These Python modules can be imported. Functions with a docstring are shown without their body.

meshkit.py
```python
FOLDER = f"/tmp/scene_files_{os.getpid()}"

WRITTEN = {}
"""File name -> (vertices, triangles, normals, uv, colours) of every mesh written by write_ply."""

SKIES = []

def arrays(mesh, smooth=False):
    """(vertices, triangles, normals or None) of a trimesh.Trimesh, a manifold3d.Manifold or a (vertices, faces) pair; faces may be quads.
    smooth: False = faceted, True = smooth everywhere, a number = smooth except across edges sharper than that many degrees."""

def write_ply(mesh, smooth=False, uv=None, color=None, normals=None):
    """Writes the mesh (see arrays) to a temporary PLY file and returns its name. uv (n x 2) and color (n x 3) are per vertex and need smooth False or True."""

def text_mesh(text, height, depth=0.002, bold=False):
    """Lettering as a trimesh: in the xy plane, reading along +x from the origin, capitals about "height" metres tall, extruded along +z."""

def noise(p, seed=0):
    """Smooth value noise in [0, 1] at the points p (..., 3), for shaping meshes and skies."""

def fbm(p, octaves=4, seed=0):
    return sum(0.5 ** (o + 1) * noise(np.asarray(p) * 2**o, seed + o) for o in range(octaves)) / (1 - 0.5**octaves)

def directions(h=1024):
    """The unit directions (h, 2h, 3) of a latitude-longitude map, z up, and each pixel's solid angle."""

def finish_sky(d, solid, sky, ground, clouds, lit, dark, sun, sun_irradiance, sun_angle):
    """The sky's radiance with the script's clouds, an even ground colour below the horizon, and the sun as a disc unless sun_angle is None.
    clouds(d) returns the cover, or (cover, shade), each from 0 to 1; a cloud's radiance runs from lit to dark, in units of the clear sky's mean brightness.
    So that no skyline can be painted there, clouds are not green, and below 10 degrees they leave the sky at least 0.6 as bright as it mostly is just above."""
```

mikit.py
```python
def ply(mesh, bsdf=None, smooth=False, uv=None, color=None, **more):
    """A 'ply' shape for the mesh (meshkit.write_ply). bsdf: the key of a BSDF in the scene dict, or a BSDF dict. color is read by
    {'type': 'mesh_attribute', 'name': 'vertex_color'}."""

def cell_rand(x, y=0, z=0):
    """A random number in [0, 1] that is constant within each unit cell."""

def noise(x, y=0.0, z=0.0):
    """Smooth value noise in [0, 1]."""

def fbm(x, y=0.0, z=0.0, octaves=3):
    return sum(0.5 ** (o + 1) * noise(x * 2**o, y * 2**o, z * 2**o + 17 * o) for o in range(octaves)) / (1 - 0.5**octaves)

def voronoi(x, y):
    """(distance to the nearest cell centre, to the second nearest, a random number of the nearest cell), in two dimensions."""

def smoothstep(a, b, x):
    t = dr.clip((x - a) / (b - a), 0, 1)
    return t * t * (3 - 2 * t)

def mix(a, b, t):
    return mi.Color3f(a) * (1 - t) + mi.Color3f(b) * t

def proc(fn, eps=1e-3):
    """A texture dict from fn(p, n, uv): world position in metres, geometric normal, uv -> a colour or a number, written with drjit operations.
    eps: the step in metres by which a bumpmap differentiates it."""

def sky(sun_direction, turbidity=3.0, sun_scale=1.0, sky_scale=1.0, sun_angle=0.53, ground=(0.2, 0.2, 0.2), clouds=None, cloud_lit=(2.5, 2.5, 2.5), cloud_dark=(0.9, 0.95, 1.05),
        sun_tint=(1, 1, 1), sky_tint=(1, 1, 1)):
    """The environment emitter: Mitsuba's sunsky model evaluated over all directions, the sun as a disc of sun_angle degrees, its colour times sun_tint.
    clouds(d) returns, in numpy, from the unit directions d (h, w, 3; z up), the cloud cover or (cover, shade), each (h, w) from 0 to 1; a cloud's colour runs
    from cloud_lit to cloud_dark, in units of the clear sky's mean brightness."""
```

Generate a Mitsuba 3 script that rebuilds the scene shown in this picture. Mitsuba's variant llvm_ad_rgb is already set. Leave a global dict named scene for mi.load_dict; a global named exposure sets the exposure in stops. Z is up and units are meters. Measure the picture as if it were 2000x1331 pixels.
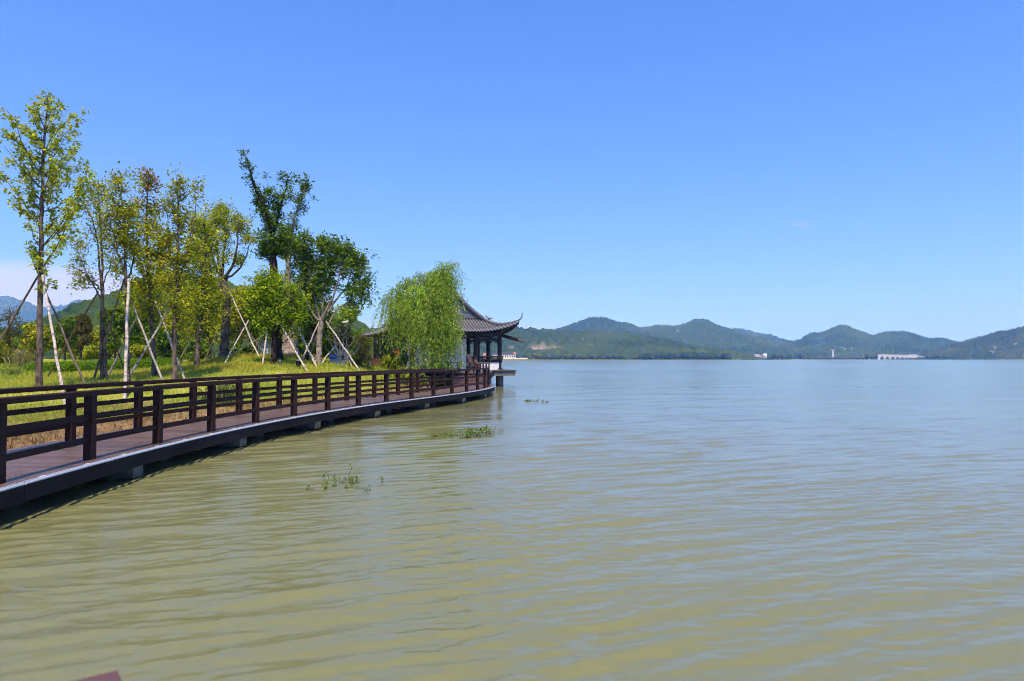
import math, random
import numpy as np, trimesh, drjit as dr, mitsuba as mi, mikit, meshkit
from scipy.interpolate import splprep, splev, RBFInterpolator, PchipInterpolator
from mikit import noise, fbm, voronoi, cell_rand, smoothstep, mix, proc

T = mi.ScalarTransform4f
rng = np.random.default_rng(7)
scene, labels = {}, {}

# ------------------------------------------------------------------ camera, sky, exposure
EYE, PITCH, F, CX, CY = 2.05, math.atan(35.0 / 1333), 1333.0, 1000.0, 665.5
exposure = 2.0
cp, sp = math.cos(PITCH), math.sin(PITCH)
scene['camera'] = {'type': 'thinlens', 'fov': 2 * math.degrees(math.atan(1000 / F)), 'fov_axis': 'x',
                   'aperture_radius': 0.003, 'focus_distance': 32.0, 'near_clip': 0.05, 'far_clip': 20000.0,
                   'to_world': T().look_at(origin=[0, 0, EYE], target=[0, cp, EYE + sp], up=[0, 0, 1]),
                   'medium': {'type': 'ref', 'id': 'haze_air'}}


def sky_clouds(d):
    az = np.degrees(np.arctan2(d[..., 0], d[..., 1]))
    el = np.degrees(np.arcsin(np.clip(d[..., 2], -1, 1)))
    q = np.stack([az * 0.10, el * 0.35, az * 0], -1)
    n = meshkit.fbm(q, 4, 3) - 0.5
    top = np.interp(az, [-180, -60, -36, -32, -26, -12, 3, 9, 20, 180], [5.5, 6.5, 6.3, 5.9, 4.6, 3.2, 3.0, 2.2, 1.2, 1.2])
    amp = np.interp(az, [-180, -70, -30, -22, -12, 4, 12, 22, 180], [0.6, 0.8, 0.85, 0.65, 0.4, 0.22, 0.12, 0.06, 0.2])
    bank = amp / (1 + np.exp(np.clip((el - top - 1.6 * n) / 0.16, -40, 40)))
    w = np.exp(-((az - 22.9) / 0.8) ** 2 - ((el - 10.35 + 0.12 * (az - 22.9)) / 0.17) ** 2) * np.clip(0.2 + 3.0 * (meshkit.fbm(np.stack([az * 1.5, el * 6, az * 0], -1), 3, 9) - 0.35), 0, 1)
    return np.clip(np.maximum(bank, 0.40 * w), 0, 1), 0.35 + 0.4 * np.clip(n + 0.3, 0, 1)


SUN_AZ, SUN_EL = math.radians(175), math.radians(62)
scene['sky_light'] = mikit.sky([math.sin(SUN_AZ) * math.cos(SUN_EL), math.cos(SUN_AZ) * math.cos(SUN_EL), math.sin(SUN_EL)], turbidity=2.6,
                               clouds=sky_clouds, cloud_lit=(1.55, 1.65, 3.2), cloud_dark=(1.35, 1.5, 3.0), sky_tint=(0.82, 1.08, 1.92), ground=(0.12, 0.13, 0.08))


# ------------------------------------------------------------------ helpers
def W(x, y, d):
    """The point that lies d metres ahead (along +Y) and shows at this place of the 2000 px wide photograph."""
    u, v = (x - CX) / F, (CY - y) / F
    dy, dz = cp - sp * v, sp + cp * v
    return np.array([u / dy * d, d, EYE + dz / dy * d])


def numbered(key):
    if key not in scene and key not in labels and not any(k.startswith(key + '__') for k in scene):
        return key
    i = 1
    while f'{key}_{i:03d}' in scene or f'{key}_{i:03d}' in labels:
        i += 1
    return f'{key}_{i:03d}'


def tag(key, label=None, cat=None, group=None, kind=None):
    e = {}
    for k, v in (('label', label), ('category', cat), ('group', group), ('kind', kind)):
        if v:
            e[k] = v
    labels[key] = e
    return key


def thing(name, label, cat, group=None):
    return tag(numbered(name), label, cat, group)


USED = {}


def obj(name, mesh, bsdf, parent=None, smooth=False, color=None, **lab):
    base = f'{parent}__{name}' if parent else name
    n = USED.get(base, -1) + 1
    USED[base] = n
    key = base if n == 0 else f'{base[:-3]}{n + 1:03d}' if name == '001' else f'{base}_{n:03d}'
    if isinstance(mesh, MB):
        mesh = mesh.get()
    scene[key] = mikit.ply(mesh, bsdf, smooth=smooth, color=color)
    if lab:
        tag(key, **lab)
    return key


class MB:
    """Collects boxes, bars, tubes and sheets into one mesh."""

    def __init__(self):
        self.v, self.f, self.n = [], [], 0

    def add(self, v, f):
        v, f = np.asarray(v, float), np.asarray(f, int)
        if f.shape[1] == 4:
            f = np.vstack([f[:, [0, 1, 2]], f[:, [0, 2, 3]]])
        self.v.append(v); self.f.append(f + self.n); self.n += len(v)
        return self

    QF = [[0, 3, 2, 1], [4, 5, 6, 7], [0, 1, 5, 4], [1, 2, 6, 5], [2, 3, 7, 6], [3, 0, 4, 7]]

    def hexa(self, lo, hi):
        """Two quads, each counter-clockwise seen from above."""
        return self.add(np.vstack([lo, hi]), self.QF)

    def box(self, c, s, rz=0.0):
        hx, hy, hz = np.asarray(s) / 2
        q = np.array([[-hx, -hy], [hx, -hy], [hx, hy], [-hx, hy]])
        R = np.array([[math.cos(rz), -math.sin(rz)], [math.sin(rz), math.cos(rz)]])
        q = q @ R.T + np.asarray(c)[:2]
        return self.hexa(np.c_[q, np.full(4, c[2] - hz)], np.c_[q, np.full(4, c[2] + hz)])

    def bar(self, a, b, w, h, up=(0, 0, 1), bevel=0.0):
        a, b = np.asarray(a, float), np.asarray(b, float)
        t = (b - a) / np.linalg.norm(b - a)
        s = np.cross(t, up); s /= np.linalg.norm(s)
        n = np.cross(s, t)
        if bevel:
            e = bevel
            prof = [(-w / 2 + e, -h / 2), (w / 2 - e, -h / 2), (w / 2, -h / 2 + e), (w / 2, h / 2 - e), (w / 2 - e, h / 2), (-w / 2 + e, h / 2), (-w / 2, h / 2 - e), (-w / 2, -h / 2 + e)]
        else:
            prof = [(-w / 2, -h / 2), (w / 2, -h / 2), (w / 2, h / 2), (-w / 2, h / 2)]
        return self.sweep([a, b], prof, s, n)

    def sweep(self, pts, prof, s, n):
        k = len(prof)
        v = np.vstack([p + np.outer([q[0] for q in prof], s) + np.outer([q[1] for q in prof], n) for p in pts])
        f = []
        for i in range(len(pts) - 1):
            for j in range(k):
                a, b = i * k + j, i * k + (j + 1) % k
                f += [[a, b + k, b], [a, a + k, b + k]]
        m = len(pts) - 1
        for j in range(1, k - 1):
            f += [[0, j, j + 1], [m * k, m * k + j + 1, m * k + j]]
        return self.add(v, f)

    def tube(self, pts, r, sides=6, cap=True):
        p = np.asarray(pts, float)
        r = np.broadcast_to(r, (len(p),))
        t = np.gradient(p, axis=0); t /= np.linalg.norm(t, axis=1, keepdims=True) + 1e-12
        ref = np.eye(3)[np.argmin(np.abs(t).max(0))]
        a = np.cross(t, ref); a /= np.linalg.norm(a, axis=1, keepdims=True) + 1e-12
        b = np.cross(t, a)
        ang = np.arange(sides) * 2 * np.pi / sides
        v = p[:, None] + r[:, None, None] * (np.cos(ang)[None, :, None] * a[:, None] + np.sin(ang)[None, :, None] * b[:, None])
        i, j = np.meshgrid(np.arange(len(p) - 1), np.arange(sides), indexing='ij')
        q = np.stack([i * sides + j, i * sides + (j + 1) % sides, (i + 1) * sides + (j + 1) % sides, (i + 1) * sides + j], -1).reshape(-1, 4)
        self.add(v.reshape(-1, 3), q)
        if cap:
            m = (len(p) - 1) * sides
            c = [[0, k + 1, k] for k in range(1, sides - 1)] + [[m, m + k, m + k + 1] for k in range(1, sides - 1)]
            self.f.append(np.array(c) + self.n - len(p) * sides)
        return self

    def lathe(self, c, prof, sides=16):
        ang = np.arange(sides) * 2 * np.pi / sides
        v = np.vstack([np.c_[c[0] + r * np.cos(ang), c[1] + r * np.sin(ang), np.full(sides, c[2] + z)] for r, z in prof])
        f = []
        for i in range(len(prof) - 1):
            for j in range(sides):
                a, b = i * sides + j, i * sides + (j + 1) % sides
                f += [[a, b, b + sides], [a, b + sides, a + sides]]
        m = (len(prof) - 1) * sides
        f += [[0, j + 1, j] for j in range(1, sides - 1)] + [[m, m + j, m + j + 1] for j in range(1, sides - 1)]
        return self.add(v, f)

    def get(self):
        return np.vstack(self.v), np.vstack(self.f)


def grid_faces(ny, nx):
    i, j = np.meshgrid(np.arange(ny - 1), np.arange(nx - 1), indexing='ij')
    a = i * nx + j
    return np.stack([a, a + 1, a + nx + 1, a + nx], -1).reshape(-1, 4)


def smooth_line(pts, n):
    p = np.asarray(pts, float)
    s = np.r_[0, np.cumsum(np.linalg.norm(np.diff(p, axis=0), axis=1))]
    return PchipInterpolator(s, p)(np.linspace(0, s[-1], n))


# ------------------------------------------------------------------ materials
def rgb(*c):
    return {'type': 'rgb', 'value': list(c)}


VC = {'type': 'mesh_attribute', 'name': 'vertex_color'}
scene['m_leaf'] = {'type': 'principledthin', 'base_color': VC, 'roughness': 0.55, 'diff_trans': 0.9, 'eta': 1.4}
scene['m_vc'] = {'type': 'twosided', 'bsdf': {'type': 'diffuse', 'reflectance': VC}}


def wood_fn(c0, c1, sc=1.0, wear=0.0):
    def fn(p, n, uv):
        g = noise(p.x * 60 * sc, p.y * 60 * sc, p.z * 60 * sc) * 0.5 + fbm(p.x * 4, p.y * 4, p.z * 9, 3) * 0.5
        c = mix(c0, c1, g)
        return c * (1 + wear * (fbm(p.x * 1.3, p.y * 1.3, p.z * 3, 3) - 0.5))
    return proc(fn)


scene['m_rail'] = {'type': 'principled', 'base_color': wood_fn((0.022, 0.0095, 0.007), (0.046, 0.0200, 0.014), 1, 0.9), 'roughness': 0.6, 'specular': 0.10}


def deck_fn(p, n, uv):
    g = fbm(p.x * 2.2, p.y * 2.2, 0.0, 3)
    st = noise(p.x * 9, p.y * 70, 0.0)
    return mix((0.068, 0.044, 0.039), (0.132, 0.090, 0.079), g * 0.6 + st * 0.4)


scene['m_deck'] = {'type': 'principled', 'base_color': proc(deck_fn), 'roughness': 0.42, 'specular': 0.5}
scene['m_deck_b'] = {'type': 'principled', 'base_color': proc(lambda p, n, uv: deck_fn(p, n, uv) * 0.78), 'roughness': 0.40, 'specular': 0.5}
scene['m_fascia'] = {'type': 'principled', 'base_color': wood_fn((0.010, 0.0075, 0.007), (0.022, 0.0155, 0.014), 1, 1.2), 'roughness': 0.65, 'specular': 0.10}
scene['m_strip'] = {'type': 'principled', 'base_color': rgb(0.38, 0.43, 0.50), 'roughness': 0.45, 'specular': 0.5}
scene['m_steel'] = {'type': 'principled', 'base_color': rgb(0.17, 0.195, 0.19), 'roughness': 0.5, 'specular': 0.3}


def concrete_fn(p, n, uv):
    g = fbm(p.x * 3, p.y * 3, p.z * 3, 4)
    s = noise(p.x * 30, p.y * 30, p.z * 5)
    wet = smoothstep(0.22, 0.02, p.z + 0.08 * noise(p.x * 9, p.y * 9, 0.0))
    return mix(mix((0.09, 0.09, 0.08), (0.22, 0.22, 0.195), g * 0.7 + s * 0.3), (0.045, 0.05, 0.028), wet * 0.8)


scene['m_concrete'] = {'type': 'twosided', 'bsdf': {'type': 'diffuse', 'reflectance': proc(concrete_fn)}}
scene['m_white'] = {'type': 'twosided', 'bsdf': {'type': 'diffuse', 'reflectance': proc(lambda p, n, uv: mix((0.62, 0.62, 0.60), (0.80, 0.80, 0.79), fbm(p.x * 1.5, p.y * 1.5, p.z * 0.7, 4)))}}
scene['m_dark_wood'] = {'type': 'principled', 'base_color': wood_fn((0.014, 0.010, 0.010), (0.032, 0.022, 0.021), 0.6), 'roughness': 0.5, 'specular': 0.35}
scene['m_red_wood'] = {'type': 'principled', 'base_color': wood_fn((0.07, 0.030, 0.024), (0.13, 0.06, 0.05), 0.6), 'roughness': 0.45, 'specular': 0.5}


def tile_fn(p, n, uv):
    r = noise(p.x * 5, p.y * 5, p.z * 14)
    return mix((0.075, 0.078, 0.088), (0.17, 0.172, 0.185), r * 0.6 + fbm(p.x, p.y, p.z, 3) * 0.4)


scene['m_tile'] = {'type': 'principled', 'base_color': proc(tile_fn), 'roughness': 0.5, 'specular': 0.5}
scene['m_tile_end'] = {'type': 'principled', 'base_color': rgb(0.33, 0.33, 0.35), 'roughness': 0.5}
scene['m_glass'] = {'type': 'principled', 'base_color': rgb(0.05, 0.085, 0.075), 'roughness': 0.12, 'specular': 0.7}


def bark_fn(c0, c1):
    def fn(p, n, uv):
        g = smoothstep(0.25, 0.75, noise(p.x * 30, p.y * 30, p.z * 6) * 0.5 + fbm(p.x * 8, p.y * 8, p.z * 3, 3) * 0.5)
        ring = smoothstep(0.62, 0.85, noise(p.x * 2, p.y * 2, p.z * 14))
        return mix(c0, c1, g) * (1 - 0.5 * ring)
    return {'type': 'twosided', 'bsdf': {'type': 'diffuse', 'reflectance': proc(fn)}}


scene['m_bark'] = bark_fn((0.055, 0.042, 0.034), (0.21, 0.165, 0.13))
scene['m_bark_dark'] = bark_fn((0.020, 0.015, 0.013), (0.070, 0.050, 0.040))
scene['m_bark_pale'] = bark_fn((0.20, 0.16, 0.13), (0.42, 0.35, 0.29))
scene['m_pole_pale'] = bark_fn((0.36, 0.31, 0.26), (0.66, 0.59, 0.51))
scene['m_pole_brown'] = bark_fn((0.10, 0.075, 0.06), (0.26, 0.20, 0.16))


def lawn_fn(p, n, uv):
    g = fbm(p.x * 0.35, p.y * 0.35, 0.0, 4)
    f = noise(p.x * 14, p.y * 14, 0.0)
    c = mix((0.17, 0.24, 0.030), (0.36, 0.35, 0.07), smoothstep(0.3, 0.7, g) * 0.75 + f * 0.25)
    soil = smoothstep(0.66, 0.42, p.z + 0.12 * (fbm(p.x, p.y, 0.0, 2) - 0.5))
    return mix(c, mix((0.15, 0.10, 0.050), (0.30, 0.21, 0.11), f), soil)


scene['m_lawn'] = {'type': 'twosided', 'bsdf': {'type': 'diffuse', 'reflectance': proc(lawn_fn)}}


def water_fn(p, n, uv):
    g = fbm(p.x * 0.12, p.y * 0.12, 0.0, 3)
    return mix((0.246, 0.262, 0.122), (0.288, 0.304, 0.152), g)


scene['m_water_calm'] = {'type': 'roughplastic', 'diffuse_reflectance': proc(water_fn), 'alpha': 0.03, 'int_ior': 1.333, 'nonlinear': True}
scene['m_water_windy'] = {'type': 'roughplastic', 'diffuse_reflectance': proc(water_fn), 'alpha': 0.06, 'int_ior': 1.333, 'nonlinear': True}
# the wind ripples that the mesh is too coarse for grow towards the open lake
scene['m_water'] = {'type': 'blendbsdf', 'a': {'type': 'ref', 'id': 'm_water_calm'}, 'b': {'type': 'ref', 'id': 'm_water_windy'}, 'weight': proc(lambda p, n, uv: smoothstep(10.0, 80.0, p.y) * (0.25 + 0.75 * smoothstep(0.35, 0.65, fbm(p.x * 0.035, p.y * 0.055, 0.0, 3))))}

# ------------------------------------------------------------------ lake
wr = np.random.default_rng(21)
waves = []
for lam0, lam1, n, slope, spread in ((0.26, 0.66, 44, 0.088, 0.17), (0.11, 0.26, 60, 0.088, 0.45), (0.7, 2.2, 34, 0.028, 0.30), (2.5, 7.0, 14, 0.016, 0.4)):
    lam = np.exp(wr.uniform(math.log(lam0), math.log(lam1), n))
    ang = math.radians(-68) + wr.normal(0, spread, n)
    k = 2 * np.pi / lam
    amp = slope * math.sqrt(2.0 / n) / k * wr.uniform(0.6, 1.4, n)
    waves.append((k * np.cos(ang), k * np.sin(ang), amp, wr.uniform(0, 2 * np.pi, n), lam))


def lake_height(X, Y, step):
    h = np.zeros(X.shape)
    gust = 0.45 + 1.1 * meshkit.fbm(np.stack([X * 0.16, Y * 0.10, X * 0], -1), 3, 5)
    gust2 = 0.25 + 1.5 * meshkit.fbm(np.stack([X * 0.33 + 9, Y * 0.2, X * 0], -1), 3, 8) ** 1.5 * 1.3
    for gi, (kx, ky, am, ph, lam) in enumerate(waves):
        part = np.zeros(X.shape)
        for q in range(len(am)):
            fade = np.clip((lam[q] / step - 2.2) / 2.5, 0, 1)
            if fade.max() > 0:
                a = kx[q] * X + ky[q] * Y + ph[q]
                part += am[q] * fade * (np.sin(a) - 0.20 * np.sin(2 * a))   # steeper on the side they run towards
        h += part * (gust if gi == 0 else gust2 if gi == 1 else 1.0)
    return h


def graded(a, b, s0, g, smax):
    o, s = [a], s0
    while o[-1] < b:
        o.append(o[-1] + s); s = min(s * g, smax)
    return np.array(o)


SPLIT = 48.0


def lake_piece(xs, ys, kx, skirt=False):
    XX, YY = np.meshgrid(xs, ys)
    step = np.maximum(np.gradient(xs)[None, :] * kx, np.gradient(ys)[:, None])
    near = (ys < 420) & (ys > 1)
    ZZ = np.zeros(XX.shape)
    ZZ[near] = lake_height(XX[near], YY[near], step[near])
    if skirt:
        ZZ[0] = -0.06
    f = grid_faces(*XX.shape)
    c = np.stack([XX, YY], -1).reshape(-1, 2)[f].mean(1)
    keep = ~((c[:, 0] < -14) & (c[:, 1] < 40))          # dry land from there on
    return np.stack([XX, YY, ZZ], -1).reshape(-1, 3), f[keep]


xr = graded(6.0, 40.0, 0.046, 1.032, 2.0)
fine_x = np.r_[-xr[::-1] - 0.5, np.arange(-6.46, 5.98, 0.046), xr]
ya = np.r_[graded(2.0, 10.0, 0.027, 1.0, 1), graded(10.03, SPLIT - 0.05, 0.028, 1.0088, 400), SPLIT]
obj('lake', lake_piece(fine_x, ya, 0.40), 'm_water', smooth=True, kind='structure', label='olive green lake with small wind ripples, blue towards the far shore')
xr = graded(8.0, 5200, 0.45, 1.03, 400)
wide_x = np.r_[-xr[::-1], np.arange(-7.6, 7.9, 0.4), xr]
obj('001', lake_piece(wide_x, np.r_[SPLIT - 0.5, graded(SPLIT, 5200, 0.36, 1.018, 400)], 0.40, True), 'm_water', 'lake', smooth=True)
for x0, x1, y0, y1 in ((fine_x[-1], 900, -300, SPLIT), (-14, fine_x[-1], -300, 2.0)):
    obj('001', (np.array([[x0, y0, 0], [x1, y0, 0], [x1, y1, 0], [x0, y1, 0]], float), np.array([[0, 1, 2], [0, 2, 3]])), 'm_water', 'lake')

# ------------------------------------------------------------------ boardwalk centre line
P = np.array([(-4.9, 0.0), (-5.9, 4.3), (-6.43, 8.61), (-6.54, 10.66), (-6.50, 12.6), (-6.44, 14.7), (-6.28, 16.85), (-6.0, 18.9), (-5.62, 20.8), (-5.18, 22.85), (-4.60, 24.8),
              (-3.93, 26.6), (-3.22, 28.5), (-2.58, 30.5), (-2.10, 32.6), (-1.74, 34.8), (-1.46, 36.9), (-1.32, 39.2), (-1.3, 41.4)])
tck, uu = splprep(P.T, s=0.06, k=3)
fine = np.array(splev(np.linspace(0, 1, 1500), tck)).T
arc = np.r_[0, np.cumsum(np.linalg.norm(np.diff(fine, axis=0), axis=1))]
S0 = arc[np.argmin(np.linalg.norm(fine - P[2], axis=1))]
DECK = 0.47


def path(s, off=0.0):
    """A point of the lake-side post line at arc length s, moved off metres towards the shore; and the unit tangent."""
    s = np.asarray(s, float)
    p = np.stack([np.interp(s, arc, fine[:, k]) for k in (0, 1)], -1)
    q = np.stack([np.interp(s + 0.05, arc, fine[:, k]) - np.interp(s - 0.05, arc, fine[:, k]) for k in (0, 1)], -1)
    t = q / np.linalg.norm(q, axis=-1, keepdims=True)
    nrm = np.stack([-t[..., 1], t[..., 0]], -1)
    return p + nrm * np.asarray(off)[..., None] if np.ndim(off) else p + nrm * off, t


tag('boardwalk', 'curved boardwalk of reddish brown planks on concrete supports along the lake shore', None, None, 'structure')
s_start, s_end = S0 - 8.1, arc[-1] - 0.3
PW = 0.165
k = 0
prng = np.random.default_rng(5)
for s in np.arange(s_start, s_end, PW):
    a, _ = path(s + 0.004, -0.20); b, _ = path(s + PW - 0.004, -0.20)
    c, _ = path(s + PW - 0.004, 2.20); d, _ = path(s + 0.004, 2.20)
    q = np.array([a, b, c, d])
    dz = prng.uniform(-0.002, 0.002)
    obj('plank', MB().hexa(np.c_[q, np.full(4, DECK - 0.035)], np.c_[q, np.full(4, DECK + dz)]), 'm_deck' if prng.random() < 0.6 else 'm_deck_b', 'boardwalk')
BAY = 2.05
posts_s = S0 + np.arange(-4, 16) * BAY
for i in range(len(posts_s) - 1):
    s0, s1 = posts_s[i], posts_s[i + 1]
    ss = np.linspace(s0 + 0.004, s1 - 0.004, 5)
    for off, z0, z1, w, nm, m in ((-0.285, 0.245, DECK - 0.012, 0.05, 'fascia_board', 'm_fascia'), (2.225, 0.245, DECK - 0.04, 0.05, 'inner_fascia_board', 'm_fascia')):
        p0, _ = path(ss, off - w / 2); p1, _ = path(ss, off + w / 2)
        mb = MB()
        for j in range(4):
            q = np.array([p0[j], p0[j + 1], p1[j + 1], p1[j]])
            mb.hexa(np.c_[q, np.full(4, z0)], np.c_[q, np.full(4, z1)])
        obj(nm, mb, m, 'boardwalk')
    for off, r, z in ((-0.213, 0.009, DECK + 0.003), (-0.304, 0.018, DECK + 0.004)):
        p, _ = path(np.linspace(s0 + 0.02, s1 - 0.02, 6), off)
        obj('light_strip', MB().tube(np.c_[p, np.full(6, z)], r, 8), 'm_strip', 'boardwalk', smooth=40)
    mb = MB()
    for s in (s0 + 0.45, s0 + 1.5):
        p, t = path(s, -0.262)
        mb.box([p[0], p[1], DECK + 0.012], [0.12, 0.05, 0.03], math.atan2(t[1], t[0]))
    obj('strip_bracket', mb, 'm_strip', 'boardwalk')
    # supports: a concrete cross beam under every second bay, a darker wall pile between
    p, t = path((s0 + s1) / 2, 0)
    rz = math.atan2(t[1], t[0])
    nrm = np.array([-t[1], t[0]])
    if i % 2 == 1:
        c = p + nrm * 0.96
        obj('cross_beam', MB().box([c[0], c[1], 0.14], [0.30, 2.30, 0.22], rz), 'm_concrete', 'boardwalk')
        for o in (0.25, 1.8):
            c = p + nrm * o
            obj('pile', MB().lathe([c[0], c[1], -0.6], [(0.16, 0), (0.16, 0.625)], 12), 'm_concrete', 'boardwalk', smooth=40)
    else:
        c = p + nrm * 1.25
        obj('support_wall', MB().box([c[0], c[1], -0.15], [0.34, 1.6, 0.80], rz), 'm_concrete', 'boardwalk')
mb = MB()
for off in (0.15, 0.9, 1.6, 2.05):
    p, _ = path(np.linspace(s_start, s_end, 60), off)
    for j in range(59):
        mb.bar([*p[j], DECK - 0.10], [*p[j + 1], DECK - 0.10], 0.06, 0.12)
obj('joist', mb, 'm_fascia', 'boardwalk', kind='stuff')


def railing(label, off, sgn, ss, group=None):
    key = thing('wooden_railing', label, 'railing', group)
    cs = []
    for s in ss:
        p, t = path(s + 0.065, off)
        cs.append(p)
        rz = math.atan2(t[1], t[0])
        mb = MB()
        mb.box([p[0], p[1], DECK + 0.497], [0.13, 0.13, 0.99], rz)
        obj('post', mb, 'm_rail', key)
    rr = np.random.default_rng(int(abs(off) * 100))
    for i in range(len(cs) - 1):
        a, b = cs[i], cs[i + 1]
        t = (b - a) / np.linalg.norm(b - a)
        z = rr.uniform(-0.003, 0.003, 3)
        obj('top_rail', MB().bar([*a, DECK + 1.038 + z[0]], [*(b - t * 0.003), DECK + 1.038 + z[0]], 0.145, 0.088, bevel=0.012), 'm_rail', key)
        for h, nm in ((0.665, 'middle_rail'), (0.305, 'bottom_rail')):
            obj(nm, MB().bar([*(a + t * 0.066), DECK + h + z[1]], [*(b - t * 0.066), DECK + h + z[2]], 0.06, 0.09, bevel=0.006), 'm_rail', key)
    return key


railing('dark brown wooden railing on the lake side of the boardwalk', 0.065, 1, posts_s[1:])
railing('dark brown wooden railing on the lawn side of the boardwalk, seen behind the first', 1.90, -1, np.arange(S0 - 8.0, S0 + 27.2, 2.06))

# the lookout under the camera, its rail corner just inside the lower left edge
key = thing('near_railing', 'blurred purple brown corner of a handrail at the lower left edge', 'railing')
corner = np.array([-0.640, 1.135])
zr = 1.519
for nm, dirv, ln in (('top_rail', np.array([-0.80, -0.60]), 1.8), ('top_rail', np.array([0.50, -0.866]), 2.2)):
    e = corner + dirv * ln
    obj(nm, MB().bar([*(corner + dirv * (0.09 if dirv[0] > 0 else 0)), zr - 0.045], [*e, zr - 0.045], 0.13, 0.088, bevel=0.01), 'm_red_wood', key)
    for h in (0.65, 0.30):
        obj('lower_rail', MB().bar([*(corner + dirv * 0.09), DECK + h], [*e, DECK + h], 0.06, 0.09), 'm_red_wood', key)
    obj('post', MB().box([*e, DECK + 0.48], [0.13, 0.13, 0.98], math.atan2(dirv[1], dirv[0])), 'm_red_wood', key)
obj('post', MB().box([*(corner + np.array([0.0, -0.09])), DECK + 0.48], [0.11, 0.11, 0.98]), 'm_red_wood', key)
tag('lookout_deck', 'plank lookout deck below the near handrail', None, None, 'structure')
for i in range(22):
    obj('plank', MB().box([-1.95 + i * 0.165, -0.75, DECK - 0.02], [0.157, 3.2, 0.04]), 'm_deck', 'lookout_deck')

# ------------------------------------------------------------------ lawn and shore
shore = np.array([(-6.5, -40), (-7.6, 2), (-8.45, 8.6), (-8.62, 12.5), (-8.5, 15.5), (-8.1, 19), (-7.2, 22.5), (-6.2, 26), (-5.1, 29.5), (-4.4, 33), (-4.0, 37), (-4.6, 42), (-6.5, 47), (-11, 60), (-26, 84), (-70, 130), (-150, 190), (-420, 330)])
shore = shore + np.array([-0.54, 0.0])
sh_f = smooth_line(shore, 700)


def inland(X, Y):
    from scipy.spatial import cKDTree
    q = np.stack([X.ravel(), Y.ravel()], -1)
    d, i = cKDTree(sh_f).query(q)
    t = np.gradient(sh_f, axis=0)[i]
    side = t[:, 0] * (q[:, 1] - sh_f[i, 1]) - t[:, 1] * (q[:, 0] - sh_f[i, 0])
    return (d * np.sign(side)).reshape(X.shape)


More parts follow.
